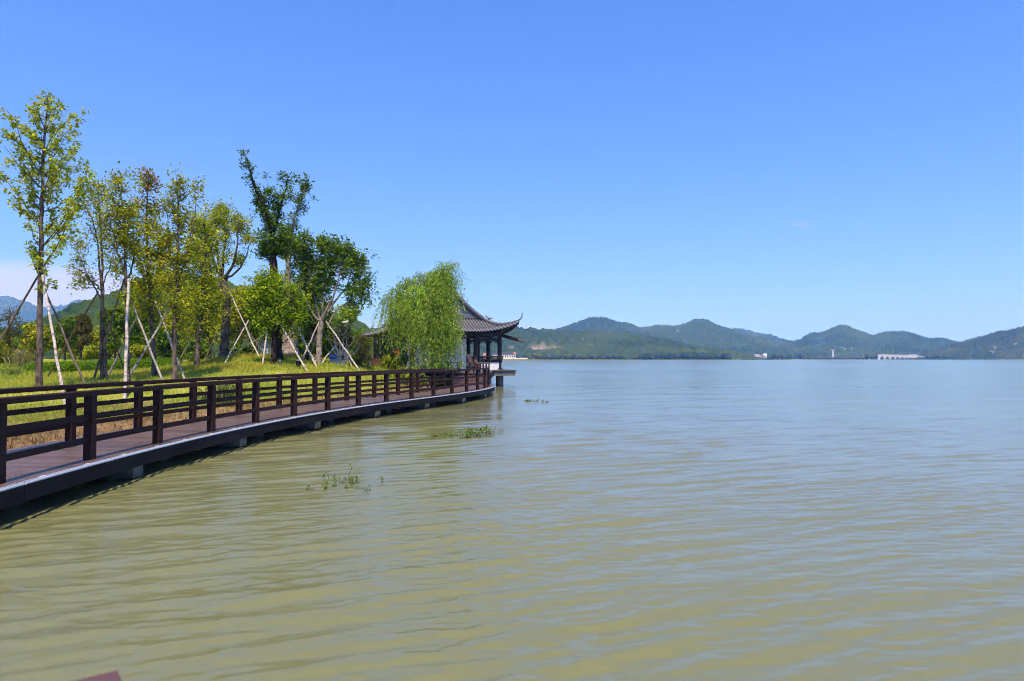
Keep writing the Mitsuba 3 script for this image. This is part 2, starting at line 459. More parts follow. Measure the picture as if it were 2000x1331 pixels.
ctrl = [W(*c) for c in ((76, 758, 23.5), (131, 808, 21.5), (168, 756, 23.6), (200, 743, 27), (248, 750, 26), (302, 736, 29), (342, 745, 27), (385, 722, 33), (438, 697, 36), (541, 703, 33), (565, 692, 38),
                          (622, 711, 34), (668, 722, 36), (100, 730, 36), (300, 726, 37), (20, 717, 45), (800, 722, 41), (-30, 737, 33), (-120, 760, 26), (490, 715, 31), (560, 728, 29.5), (430, 735, 28), (244, 790, 24),
                          (-150, 900, 14), (0, 860, 15), (720, 726, 36), (100, 835, 19), (300, 800, 20.5), (500, 760, 25.5))]
ctrl += [np.array(c) for c in ((-60, 60, 1.7), (-35, 60, 1.7), (-20, 60, 1.8), (-12, 52, 1.4), (-60, 35, 1.7), (-60, 10, 1.3), (-25, 0, 0.9), (-25, -30, 0.9), (-60, -30, 1.2), (-40, 90, 1.8), (-90, 90, 1.9), (-110, 40, 1.9), (-30, 45, 1.8))]
ctrl = np.array(ctrl)
rbf = RBFInterpolator(ctrl[:, :2], ctrl[:, 2], kernel='linear', smoothing=0.05)


def ground(X, Y):
    X, Y = np.asarray(X, float), np.asarray(Y, float)
    s = inland(X, Y)
    z = rbf(np.stack([X.ravel(), Y.ravel()], -1)).reshape(X.shape)
    z = np.clip(z, 0.45, 2.6)
    k = np.clip(s / 3.0, 0, 1)
    bank = 0.46 * np.clip((s + 0.25) / 0.85, -1, 1) ** 1.0
    h = bank + (z - 0.46) * (k * k * (3 - 2 * k)) * (s > 0)
    n = meshkit.fbm(np.stack([X * 0.7, Y * 0.7, X * 0], -1), 3, 2) - 0.5
    n2 = meshkit.fbm(np.stack([X * 5, Y * 5, X * 0], -1), 2, 4) - 0.5
    return h + 0.16 * n * np.clip(s, 0, 1) + 0.10 * n2 * np.exp(-((s - 0.4) / 0.8) ** 2)


gx = np.r_[np.arange(-440, -120, 8.0), np.arange(-120, -45, 1.5), np.arange(-45, 2.0, 0.27)]
gy = np.r_[np.arange(-40, 5, 1.5), np.arange(5, 48, 0.27), np.arange(48, 131, 1.2), np.arange(131, 345, 5.0)]
GX, GY = np.meshgrid(gx, gy)
GZ = ground(GX, GY)
GI = inland(GX, GY)
v = np.stack([GX, GY, GZ], -1).reshape(-1, 3)
f = grid_faces(*GX.shape)
keep = (GI.reshape(-1)[f] > -0.8).any(1)
obj('lawn_ground', (v, f[keep]), 'm_lawn', smooth=True, kind='structure', label='grassy lakeside bank rising behind the boardwalk')

# grass blades
gr = np.random.default_rng(11)


def blades(n, xlo, xhi, ylo, yhi, hmin, hmax, w, smin, c0, c1, dens=None, smax=99):
    X, Y = gr.uniform(xlo, xhi, n), gr.uniform(ylo, yhi, n)
    s = inland(X, Y)
    on = (s > smin) & (s < smax) & (X > -1.0 * Y - 6)
    on &= meshkit.fbm(np.stack([X * 0.5, Y * 0.5, X * 0], -1), 3, 6) > gr.uniform(0.15, 0.62, n)
    X, Y = X[on], Y[on]
    n = len(X)
    Z = ground(X, Y)
    h = gr.uniform(hmin, hmax, n) * (0.6 + 0.9 * meshkit.fbm(np.stack([X * 0.9, Y * 0.9, X * 0], -1), 2, 12))
    a = gr.uniform(0, 2 * np.pi, n)
    lean = gr.normal(0, 0.45, (n, 2)) * h[:, None]
    b = np.stack([X, Y, Z - 0.01], -1)
    sd = np.stack([np.cos(a), np.sin(a), a * 0], -1) * w * gr.uniform(0.6, 1.4, n)[:, None]
    tip = b + np.c_[lean, h]
    v = np.stack([b - sd, b + sd, tip], 1).reshape(-1, 3)
    t = (meshkit.fbm(np.stack([X * 0.4, Y * 0.4, X * 0], -1), 3, 14) * 1.6 - 0.3 + gr.normal(0, 0.25, n)).clip(0, 1)[:, None]
    c = np.asarray(c0) * (1 - t) + np.asarray(c1) * t
    c = c * gr.uniform(0.7, 1.3, n)[:, None]
    return v, np.arange(3 * n).reshape(-1, 3), np.repeat(c, 3, 0)


def join(parts):
    vs, fs, cs, n = [], [], [], 0
    for v, f, c in parts:
        vs.append(v); fs.append(f + n); cs.append(c); n += len(v)
    return np.vstack(vs), np.vstack(fs), np.vstack(cs)


v, f, c = join([blades(185000, -42, -5, 11, 34, 0.07, 0.17, 0.011, 0.9, (0.23, 0.35, 0.030), (0.56, 0.53, 0.080)),
                blades(75000, -56, -6, 30, 48, 0.10, 0.24, 0.018, 0.5, (0.23, 0.36, 0.030), (0.60, 0.54, 0.075))])
obj('lawn_grass', (v, f), 'm_leaf', color=c, kind='stuff', label='rough yellow green grass on the lakeside lawn', cat='grass')
v, f, c = blades(60000, -14, -4, 6, 36, 0.08, 0.22, 0.011, -0.1, (0.22, 0.14, 0.060), (0.42, 0.30, 0.15), smax=1.0)
obj('bank_grass', (v, f), 'm_leaf', color=c, kind='stuff', label='dry straw coloured grass along the bank behind the deck', cat='grass')


v, f, c = blades(2600, -17, -11, 29, 39, 0.14, 0.22, 0.02, 2.0, (0.42, 0.36, 0.04), (0.55, 0.33, 0.05))
obj('wildflowers', (v, f), 'm_leaf', color=c, kind='stuff', label='orange yellow wild flowers in the grass on the mound', cat='flowers')


# ------------------------------------------------------------------ foliage
def leaf_quads(c, nrm, tan, ln, wd, col):
    n = len(c)
    nrm = nrm / (np.linalg.norm(nrm, axis=1, keepdims=True) + 1e-9)
    tan = tan - nrm * (tan * nrm).sum(1, keepdims=True)
    tan /= np.linalg.norm(tan, axis=1, keepdims=True) + 1e-9
    sd = np.cross(nrm, tan)
    ln, wd = np.broadcast_to(ln, (n,))[:, None], np.broadcast_to(wd, (n,))[:, None]
    v = np.stack([c - tan * ln * 0.5, c + sd * wd * 0.5, c + tan * ln * 0.5, c - sd * wd * 0.5], 1).reshape(-1, 3)
    b = np.arange(n)[:, None] * 4
    f = np.vstack([b + [0, 1, 2], b + [0, 2, 3]])
    return v, f, np.repeat(col, 4, 0)


def pick(r, cols, n, var=0.25):
    cols = np.asarray(cols, float)
    t = r.random(n) * (len(cols) - 1)
    i = np.minimum(t.astype(int), len(cols) - 2)
    u = (t - i)[:, None]
    return (cols[i] * (1 - u) + cols[i + 1] * u) * np.exp(r.normal(0, var, n))[:, None]


def tufts(r, pts, per, spread, ln, wd, cols, up=0.6, var=0.22, droop=0.0):
    """Leaves in little tufts round the given twig points."""
    pts = np.repeat(pts, per, 0)
    n = len(pts)
    o = r.normal(0, 1, (n, 3)) * spread
    c = pts + o
    nrm = r.normal(0, 1, (n, 3)) * (1 - up) + np.array([0, 0, up])
    tan = o + r.normal(0, spread, (n, 3)) + np.array([0, 0, -droop])
    tone = np.repeat(np.exp(r.normal(0, 0.16, n // per)), per)[:, None]
    return leaf_quads(c, nrm, tan, ln * r.uniform(0.6, 1.4, n), wd * r.uniform(0.6, 1.4, n), pick(r, cols, n, var) * tone)


G_OLIVE = ((0.150, 0.215, 0.014), (0.330, 0.370, 0.020), (0.560, 0.500, 0.040))
G_YEL = ((0.180, 0.275, 0.014), (0.370, 0.445, 0.024), (0.600, 0.550, 0.042))
G_DARK = ((0.050, 0.115, 0.018), (0.115, 0.205, 0.025), (0.25, 0.330, 0.036))
G_MID = ((0.075, 0.160, 0.015), (0.150, 0.250, 0.022), (0.27, 0.350, 0.032))
G_WIL = ((0.15, 0.290, 0.028), (0.29, 0.440, 0.042), (0.48, 0.560, 0.085))
G_RED = ((0.26, 0.130, 0.040), (0.38, 0.220, 0.060), (0.30, 0.27, 0.034))


def tree(name, label, d, trunks, limbs=(), blobs=(), tips=(), leaf=(0.11, 0.06), cols=G_OLIVE, bark='m_bark', seed=1, depth=None, per=7, twigs=1.0, spread=0.13, group=None, cat='tree', along=0.0, limb_r=0.05):
    """trunks and limbs: lists of (x, y, radius in metres) in photograph pixels at distance d; limbs also get a depth swing.
    blobs: (x, y, rx, ry, weight); tips: (x, y): ascending side branches with tufts along them."""
    r = np.random.default_rng(seed)
    px = d / F
    per, twigs = int(per * 2.2), twigs * 2.6
    key = thing(name, label, cat, group)
    wood = MB()
    skel = []
    leafs = []
    for k, tr in enumerate(trunks):
        p = np.array([W(x, y, d + (dd[0] if (dd := q) else 0)) for x, y, _, *q in tr])
        rad = [q[2] for q in tr]
        n = 26
        pp = smooth_line(p, n)
        s = np.r_[0, np.cumsum(np.linalg.norm(np.diff(p, axis=0), axis=1))]
        rr = np.interp(np.linspace(0, s[-1], n), s, rad)
        pp[1:-1] += r.normal(0, 0.012, (n - 2, 3))
        rr[0] *= 1.35; rr[1] *= 1.12
        pp[0, 2] -= 0.15
        wood.tube(pp, rr * np.exp(r.normal(0, 0.04, n)), 9)
        skel.append(np.c_[pp, rr])
    for lm in limbs:
        sw = r.normal(0, 0.5) if len(lm[0]) < 4 else lm[0][3]
        m = len(lm)
        p = np.array([W(q[0], q[1], d + sw * i / (m - 1)) for i, q in enumerate(lm)])
        n = 18
        pp = smooth_line(p, n)
        pp[1:-1] += r.normal(0, 0.02, (n - 2, 3))
        rr = np.interp(np.linspace(0, 1, n), np.linspace(0, 1, m), [q[2] for q in lm])
        wood.tube(pp, rr, 6)
        skel.append(np.c_[pp, rr])
        if along:
            pts = []
            for i in range(4, n):
                for _ in range(int(along * 4)):
                    o = r.normal(0, 1, 3) * along * 0.45
                    o[2] = abs(o[2]) * 0.8
                    e = pp[i] + o
                    wood.tube([pp[i], pp[i] + o * 0.5 + [0, 0, 0.02], e], [0.012, 0.009, 0.005], 3, False)
                    pts += [pp[i] + o * 0.55, e]
            leafs.append(tufts(r, np.array(pts), per, spread, leaf[0], leaf[1], cols))
    sk = np.vstack(skel)

    def branch(e, r0, upw=1.0, reach=0.9):
        """A curved twig from the skeleton below up to e; returns its points."""
        hd = np.linalg.norm(sk[:, :2] - e[:2], axis=1)
        want = e[2] - reach * hd
        cost = hd + 1.2 * np.abs(sk[:, 2] - want) * 0.6 + np.where(sk[:, 2] > e[2], 3.0, 0)
        i = np.argmin(cost)
        a = sk[i, :3]
        m = (a + e) / 2 + np.array([0, 0, -0.06 * upw * np.linalg.norm(e - a)]) + r.normal(0, 0.05, 3)
        pp = smooth_line([a, m, e], 7)
        pp[1:-1] += r.normal(0, 0.015, (5, 3))
        wood.tube(pp, np.linspace(min(r0, sk[i, 3] * 0.8), 0.006, 7), 4, False)
        return pp

    for tx, ty in tips:
        e0 = W(tx, ty, d)
        base = sk[np.argmin(np.abs(sk[:, 2] - e0[2])), :3]
        dx = e0[0] - base[0]
        e = W(tx, ty, d + r.normal(0, 0.5) * (abs(dx) + 0.5))
        pp = branch(e, 0.028, reach=1.0)
        pts = []
        L = np.linalg.norm(pp[-1] - pp[0])
        for u in np.linspace(0.22, 1.0, max(4, int(L / 0.24))):
            q = pp[min(6, int(u * 6))] * (1 - (u * 6) % 1) + pp[min(6, int(u * 6) + 1)] * ((u * 6) % 1)
            for _ in range(1 + (r.random() < 0.5)):
                o = r.normal(0, 1, 3) * [0.10, 0.10, 0.06]
                o[0] += np.sign(dx) * 0.06
                pts.append(q + o)
        leafs.append(tufts(r, np.array(pts), per, spread, leaf[0], leaf[1], cols))
    for x, y, rx, ry, *w in blobs:
        w = w[0] if w else 1.0
        bc = cols if len(w if isinstance(w, tuple) else ()) < 2 else w[1]
        w = w[0] if isinstance(w, tuple) else w
        R = np.array([rx, depth or (rx + ry) / 2, ry]) * px
        nt = max(3, int(w * twigs * 1.5 * (R[0] * R[1] * R[2]) ** (2 / 3) * 9))
        c0 = W(x, y, d)
        pts = []
        for _ in range(nt):
            u = r.normal(0, 1, 3); u /= np.linalg.norm(u)
            e = c0 + u * R * r.uniform(0.25, 1.0) ** 0.5
            pp = branch(e, 0.022)
            pts += [pp[-1], pp[5], pp[4]]
            for _ in range(2):
                o = r.normal(0, 1, 3) * 0.22
                q = pp[5] + o
                wood.tube([pp[5], pp[5] + o * 0.5 + [0, 0, 0.02], q], [0.008, 0.006, 0.004], 3, False)
                pts.append(q)
        leafs.append(tufts(r, np.array(pts), per, spread, leaf[0], leaf[1], bc))
    obj('trunk', wood, bark, key, smooth=True)
    if leafs:
        v, f, c = join(leafs)
        obj('crown', (v, f), 'm_leaf', key, color=c)
    return key


tree('slender_tree', 'tall slender tree with tiered leafy side branches at the far left', 23.5,
     [[(76, 762, 0.11), (78, 640, 0.092), (80, 500, 0.078), (84, 340, 0.052), (88, 250, 0.032), (92, 186, 0.012)]],
     tips=[(13, 215), (30, 232), (11, 260), (7, 285), (30, 272), (2, 337), (40, 300), (45, 330), (18, 391), (50, 250), (60, 215), (95, 184), (118, 195), (110, 215), (149, 220), (144, 245), (130, 262), (155, 281), (140, 300), (158, 317),
           (171, 335), (165, 355), (150, 370), (173, 362), (135, 396), (120, 350), (115, 300), (105, 420), (110, 450), (60, 410), (62, 440), (100, 385), (125, 330), (72, 205), (82, 195), (60, 485), (70, 495), (95, 480), (90, 520), (45, 375), (60, 360),
           (100, 250), (105, 280), (75, 300), (65, 330), (85, 225), (100, 320), (66, 270)],
     leaf=(0.13, 0.075), cols=G_YEL, seed=31, per=8, spread=0.075)
tree('slender_tree', 'two stemmed young tree with sparse leaves right of the tallest slender tree', 27,
     [[(200, 745, 0.075), (198, 640, 0.06), (200, 560, 0.05), (196, 440, 0.035), (192, 350, 0.01)], [(207, 748, 0.07), (204, 660, 0.055), (199, 590, 0.05), (186, 450, 0.022), (165, 400, 0.01)]],
     limbs=[[(200, 590, 0.04), (178, 550, 0.025), (150, 490, 0.01)], [(200, 570, 0.04), (170, 540, 0.02), (140, 520, 0.01)], [(199, 560, 0.03), (215, 520, 0.02), (225, 480, 0.01)]],
     blobs=[(190, 390, 24, 38, 0.8), (158, 472, 30, 20, 0.7), (145, 500, 20, 22, 0.7), (195, 440, 22, 40, 0.8), (178, 548, 30, 16, 0.6), (165, 370, 18, 22, 0.5), (150, 535, 22, 12, 0.6), (215, 500, 18, 26, 0.6)],
     leaf=(0.115, 0.06), cols=G_OLIVE, seed=32, per=6)
tree('slender_tree', 'slim tree behind the whitest upright prop pole', 26,
     [[(249, 750, 0.095), (248, 640, 0.075), (245, 540, 0.055), (243, 430, 0.045), (226, 345, 0.01)]],
     limbs=[[(246, 560, 0.04), (262, 500, 0.025), (268, 440, 0.01)], [(245, 540, 0.04), (225, 470, 0.025), (212, 420, 0.01)]],
     blobs=[(222, 350, 18, 18), (236, 385, 30, 26), (218, 430, 24, 32), (250, 430, 28, 40), (240, 480, 30, 26), (262, 460, 26, 34), (238, 530, 26, 18, 0.7), (250, 575, 20, 18, 0.5)],
     leaf=(0.125, 0.07), cols=G_OLIVE, seed=33, per=6)
tree('slender_tree', 'slim tree with reddish leaves at its very top', 29,
     [[(302, 738, 0.10), (298, 660, 0.08), (292, 560, 0.055), (286, 440, 0.045), (292, 325, 0.01)]],
     limbs=[[(292, 580, 0.045), (315, 510, 0.03), (330, 450, 0.01)], [(290, 560, 0.04), (272, 500, 0.025), (265, 450, 0.01)]],
     blobs=[(296, 340, 20, 20, (0.5, G_RED)), (275, 352, 18, 24, 0.6), (300, 375, 22, 26, (0.6, G_RED)), (284, 420, 30, 34), (312, 470, 32, 40), (295, 500, 40, 34), (318, 530, 36, 30), (285, 560, 36, 26), (300, 600, 40, 22, 0.7)],
     leaf=(0.13, 0.075), cols=G_OLIVE, seed=34, per=6)
tree('slender_tree', 'slim tree with a dark trunk in the middle of the row of young trees', 27,
     [[(342, 748, 0.105), (341, 650, 0.085), (346, 560, 0.06), (349, 440, 0.045), (345, 348, 0.01)]],
     limbs=[[(346, 560, 0.04), (368, 480, 0.025), (382, 400, 0.01)], [(346, 540, 0.04), (330, 480, 0.025), (328, 430, 0.01)]],
     blobs=[(341, 356, 18, 20), (355, 385, 26, 20, 0.8), (392, 368, 14, 26, 0.6), (336, 405, 20, 28), (362, 430, 28, 26), (345, 480, 34, 34), (372, 490, 30, 34), (340, 545, 34, 30), (360, 590, 34, 26, 0.8), (340, 630, 28, 20, 0.5)],
     leaf=(0.125, 0.07), cols=G_OLIVE, seed=35, per=6)
tree('slender_tree', 'young tree with a bare brown trunk just left of the leaning thick trunk', 33,
     [[(384, 724, 0.125), (389, 650, 0.105), (396, 590, 0.085), (401, 500, 0.06), (398, 420, 0.015)]],
     blobs=[(392, 430, 26, 22), (400, 470, 34, 28), (380, 520, 34, 32), (410, 530, 26, 30), (375, 580, 36, 30), (405, 590, 30, 26), (365, 640, 26, 20, 0.6), (420, 620, 24, 24, 0.6)],
     leaf=(0.125, 0.07), cols=G_YEL, seed=36, per=6)
tree('broad_tree', 'tree with a thick leaning trunk forking into a pale fan of limbs', 36,
     [[(438, 700, 0.27), (440, 640, 0.22), (443, 590, 0.19), (436, 555, 0.17), (432, 538, 0.15)]],
     limbs=[[(432, 545, 0.10), (415, 500, 0.05), (404, 440, 0.015)], [(432, 542, 0.09), (424, 480, 0.05), (422, 415, 0.012)], [(434, 540, 0.08), (440, 470, 0.045), (446, 408, 0.012)], [(436, 545, 0.10), (456, 515, 0.06), (466, 430, 0.012)],
            [(436, 550, 0.07), (470, 520, 0.04), (490, 465, 0.012)], [(440, 560, 0.06), (418, 560, 0.04), (402, 530, 0.012)]],
     blobs=[(440, 410, 20, 12), (420, 425, 26, 18), (455, 430, 26, 16), (402, 455, 24, 22), (472, 437, 20, 12, 0.8), (492, 462, 26, 10, 0.8), (430, 455, 26, 16, 0.7), (398, 490, 24, 20), (455, 505, 22, 14), (455, 480, 20, 10, 0.5), (410, 560, 26, 16), (440, 585, 30, 18, 0.7)],
     leaf=(0.12, 0.07), cols=G_YEL, seed=37, per=8, spread=0.12, twigs=1.35)
tree('pollarded_tree', 'tallest dark tree with two lopped upright limbs clothed in leaves', 33,
     [[(541, 706, 0.27), (538, 640, 0.22), (536, 560, 0.20), (533, 500, 0.17), (530, 470, 0.14)]],
     limbs=[[(530, 480, 0.13), (524, 430, 0.10), (508, 390, 0.08), (492, 350, 0.06), (482, 308, 0.02)], [(531, 480, 0.12), (540, 430, 0.08), (552, 390, 0.06), (564, 345, 0.02)], [(531, 500, 0.07), (545, 492, 0.06), (554, 470, 0.03)]],
     blobs=[(528, 470, 30, 22, 0.6), (520, 440, 20, 20, 0.4), (548, 440, 18, 24, 0.45), (512, 488, 18, 14, 0.7), (535, 375, 22, 12, 0.5), (525, 400, 18, 16, 0.6), (505, 400, 12, 20, 0.5)],
     leaf=(0.22, 0.07), cols=G_DARK, bark='m_bark_dark', seed=38, per=10, along=0.45, spread=0.12)
tree('pollarded_tree', 'pale trunked tree with one long leafy limb leaning right beside the tallest dark tree', 38,
     [[(566, 694, 0.46), (565, 640, 0.38), (563, 600, 0.24), (563, 540, 0.15), (565, 500, 0.13)]],
     limbs=[[(565, 505, 0.12), (571, 450, 0.09), (582, 405, 0.06), (600, 362, 0.02)], [(563, 520, 0.07), (556, 495, 0.05), (545, 470, 0.02)]],
     blobs=[(575, 460, 18, 22, 0.7), (558, 480, 18, 14, 0.7), (590, 395, 14, 18, 0.5), (552, 540, 18, 10, 0.5), (600, 365, 12, 12, 0.8)],
     leaf=(0.24, 0.075), cols=G_DARK, bark='m_bark_pale', seed=39, per=7, along=0.42, spread=0.12)
tree('round_tree', 'round bright yellow green tree in front of the tallest dark tree', 31.5,
     [[(533, 708, 0.13), (536, 650, 0.11), (530, 610, 0.09), (532, 570, 0.05)]],
     limbs=[[(534, 640, 0.07), (515, 600, 0.04), (500, 570, 0.012)], [(534, 640, 0.07), (556, 605, 0.04), (575, 580, 0.012)]],
     blobs=[(515, 555, 32, 24), (550, 565, 34, 26), (500, 592, 28, 26), (530, 595, 34, 30), (570, 600, 28, 28), (585, 625, 18, 20, 0.8), (530, 535, 22, 12), (545, 625, 36, 16, 0.7), (494, 618, 18, 14, 0.6)],
     leaf=(0.13, 0.08), cols=((0.11, 0.24, 0.012), (0.25, 0.38, 0.018), (0.48, 0.50, 0.032)), bark='m_bark_dark', seed=40, per=8, spread=0.13, twigs=1.35)
tree('broad_tree', 'spreading dark green tree on splayed pale limbs right of the lopped trees', 34,
     [[(622, 712, 0.16), (624, 660, 0.14), (628, 625, 0.13)]],
     limbs=[[(628, 630, 0.08), (640, 600, 0.06), (658, 560, 0.045), (664, 510, 0.012)], [(628, 628, 0.07), (650, 595, 0.055), (676, 560, 0.03), (690, 520, 0.012)], [(626, 630, 0.07), (616, 590, 0.05), (606, 540, 0.035), (600, 490, 0.012)],
            [(627, 630, 0.07), (630, 580, 0.05), (628, 530, 0.035), (626, 480, 0.012)], [(626, 632, 0.06), (604, 600, 0.04), (585, 560, 0.012)], [(640, 640, 0.05), (660, 605, 0.04), (684, 592, 0.025), (712, 592, 0.01)]],
     blobs=[(600, 478, 34, 18, 0.9), (640, 480, 30, 20), (672, 487, 30, 16), (695, 510, 24, 18), (620, 510, 34, 20), (655, 520, 34, 18), (585, 520, 22, 18), (604, 555, 30, 20), (708, 545, 20, 16), (690, 565, 24, 12, 0.8), (640, 555, 30, 14, 0.7), (715, 560, 12, 14), (712, 594, 24, 7), (575, 485, 18, 12, 0.7), (595, 590, 26, 16, 0.8)],
     leaf=(0.16, 0.09), cols=((0.06, 0.135, 0.015), (0.13, 0.23, 0.022), (0.26, 0.36, 0.034)), bark='m_bark_pale', seed=41, per=7, spread=0.13, twigs=1.3)
tree('bare_shrub', 'leafless many stemmed shrub with grey twisted stems beside the bin', 36,
     [[(668, 724, 0.10), (666, 705, 0.085), (662, 690, 0.05)], [(672, 724, 0.08), (674, 700, 0.07), (676, 680, 0.04)]],
     limbs=[[(664, 700, 0.065), (650, 680, 0.035), (640, 655, 0.01)], [(664, 695, 0.065), (654, 670, 0.035), (650, 640, 0.01)], [(668, 695, 0.065), (662, 665, 0.03), (666, 640, 0.01)], [(672, 695, 0.065), (676, 668, 0.03), (674, 640, 0.01)],
            [(674, 695, 0.065), (684, 675, 0.03), (696, 655, 0.01)], [(666, 705, 0.055), (650, 695, 0.03), (634, 680, 0.01)], [(674, 700, 0.055), (690, 690, 0.03), (704, 676, 0.01)], [(670, 690, 0.055), (672, 655, 0.025), (684, 632, 0.01)], [(664, 690, 0.055), (644, 668, 0.02), (634, 650, 0.008)]],
     blobs=[(690, 655, 20, 16, 0.5), (675, 640, 22, 10, 0.4), (655, 650, 20, 14, 0.3)], leaf=(0.10, 0.05), cols=((0.09, 0.075, 0.02), (0.14, 0.12, 0.03), (0.10, 0.12, 0.02)), bark='m_pole_pale', seed=42, per=4, cat='shrub')
tree('small_tree', 'small bronze leaved tree in front of the dark hall', 37.5,
     [[(706, 728, 0.06), (706, 700, 0.05), (702, 670, 0.03)]],
     blobs=[(702, 660, 18, 14, 0.8), (712, 685, 22, 14, 0.7), (694, 690, 16, 16, 0.6), (722, 700, 16, 8, 0.5)], leaf=(0.11, 0.06), cols=((0.07, 0.075, 0.012), (0.15, 0.12, 0.02), (0.19, 0.14, 0.02)), seed=43, per=7)
tree('small_tree', 'small thin tree with yellowing leaves behind the leftmost prop pole', 45,
     [[(20, 718, 0.10), (19, 680, 0.08), (17, 640, 0.05), (20, 595, 0.01)]],
     blobs=[(20, 620, 16, 22, 0.6), (10, 650, 18, 16, 0.6), (32, 645, 14, 18, 0.6), (18, 672, 22, 14, 0.6)], leaf=(0.13, 0.07), cols=((0.05, 0.075, 0.015), (0.11, 0.11, 0.02), (0.19, 0.15, 0.025)), seed=44, per=6)


# ------------------------------------------------------------------ weeping willow
def willow():
    r = np.random.default_rng(51)
    d = 41.0
    key = thing('weeping_willow', 'bright green weeping willow in front of the pavilion', 'tree')
    wood = MB()
    base = W(806, 726, d)
    fork = W(808, 640, d)
    tr = smooth_line([base - [0, 0, 0.2], W(805, 690, d), fork], 10)
    wood.tube(tr, np.linspace(0.17, 0.11, 10), 9)
    heads = [(800, 562, 0), (780, 575, 0.6), (830, 552, -0.5), (850, 548, 0.3), (862, 545, 0.6), (866, 572, -0.6), (768, 595, -0.6), (815, 580, -1.2), (848, 590, -1.4), (800, 600, 1.2), (868, 600, 0.4), (840, 570, 1.0), (872, 530, 0.0), (866, 555, 0.2), (785, 610, -1.3), (870, 618, -1.1), (868, 628, -0.5), (862, 640, -1.5), (825, 630, -1.7), (872, 650, 0.3), (840, 655, -1.2)]
    pts, tans = [], []
    hp = []
    for x, y, dd in heads:
        h = W(x, y, d + dd)
        pp = smooth_line([fork, (fork + h) / 2 + [0, 0, 0.2], h], 8)
        wood.tube(pp, np.linspace(0.09, 0.02, 8), 5, False)
        hp.append(h)
    hp = np.array(hp)
    n = 2700
    tones = []
    htone = np.exp(r.normal(0, 0.20, len(hp)))
    for i in range(n):
        ih = r.integers(len(hp))
        h = hp[ih]
        a = (r.integers(7) + ih * 0.37) * 2 * np.pi / 7 + r.normal(0, 0.16)
        R = r.uniform(0.1, 1.0)
        out = np.array([math.cos(a), math.sin(a), 0])
        L = r.uniform(0.8, 3.3) * (1.0 if r.random() < 0.7 else 1.4)
        top = h + np.array([0, 0, r.uniform(-0.1, 0.55)]) + out * R * 0.5
        t = np.linspace(0, 1, 12)
        sway = r.normal(0, 0.15, 2)
        p = top + np.outer(1 - (1 - t) ** 2, out * R * 0.75) + np.c_[sway[0] * t ** 2, sway[1] * t ** 2, 0.25 * np.sin(np.pi * np.minimum(t * 2.2, 1)) * (R > 0.3) - L * t ** 1.35]
        p[:, 2] = np.maximum(p[:, 2], 1.3 + r.uniform(0, 0.4))
        if i % 5 == 0:
            wood.tube(p[::2], np.linspace(0.007, 0.003, 6), 3, False)
        m = r.integers(16, 26)
        u = r.uniform(0.02, 1, m) * 11
        k0 = np.minimum(u.astype(int), 10)
        q = p[k0] + (p[k0 + 1] - p[k0]) * (u - k0)[:, None]
        pts.append(q + r.normal(0, 0.035, (m, 3)))
        tones.append(np.full(m, htone[ih] * math.exp(r.normal(0, 0.18))))
        tans.append((p[k0 + 1] - p[k0]) / 0.2 + r.normal(0, 0.35, (m, 3)))
    pts, tans, tones = np.vstack(pts), np.vstack(tans), np.concatenate(tones)
    on = pts[:, 2] > 1.3
    pts, tans, tones = pts[on], tans[on], tones[on]
    n = len(pts)
    v, f, c = leaf_quads(pts, r.normal(0, 1, (n, 3)) + [0, 0, 0.5], tans, 0.17 * r.uniform(0.6, 1.4, n), 0.038 * r.uniform(0.7, 1.4, n), pick(r, G_WIL, n, 0.25) * tones[:, None])
    obj('trunk', wood, 'm_bark', key, smooth=True)
    obj('crown', (v, f), 'm_leaf', key, color=c)


willow()

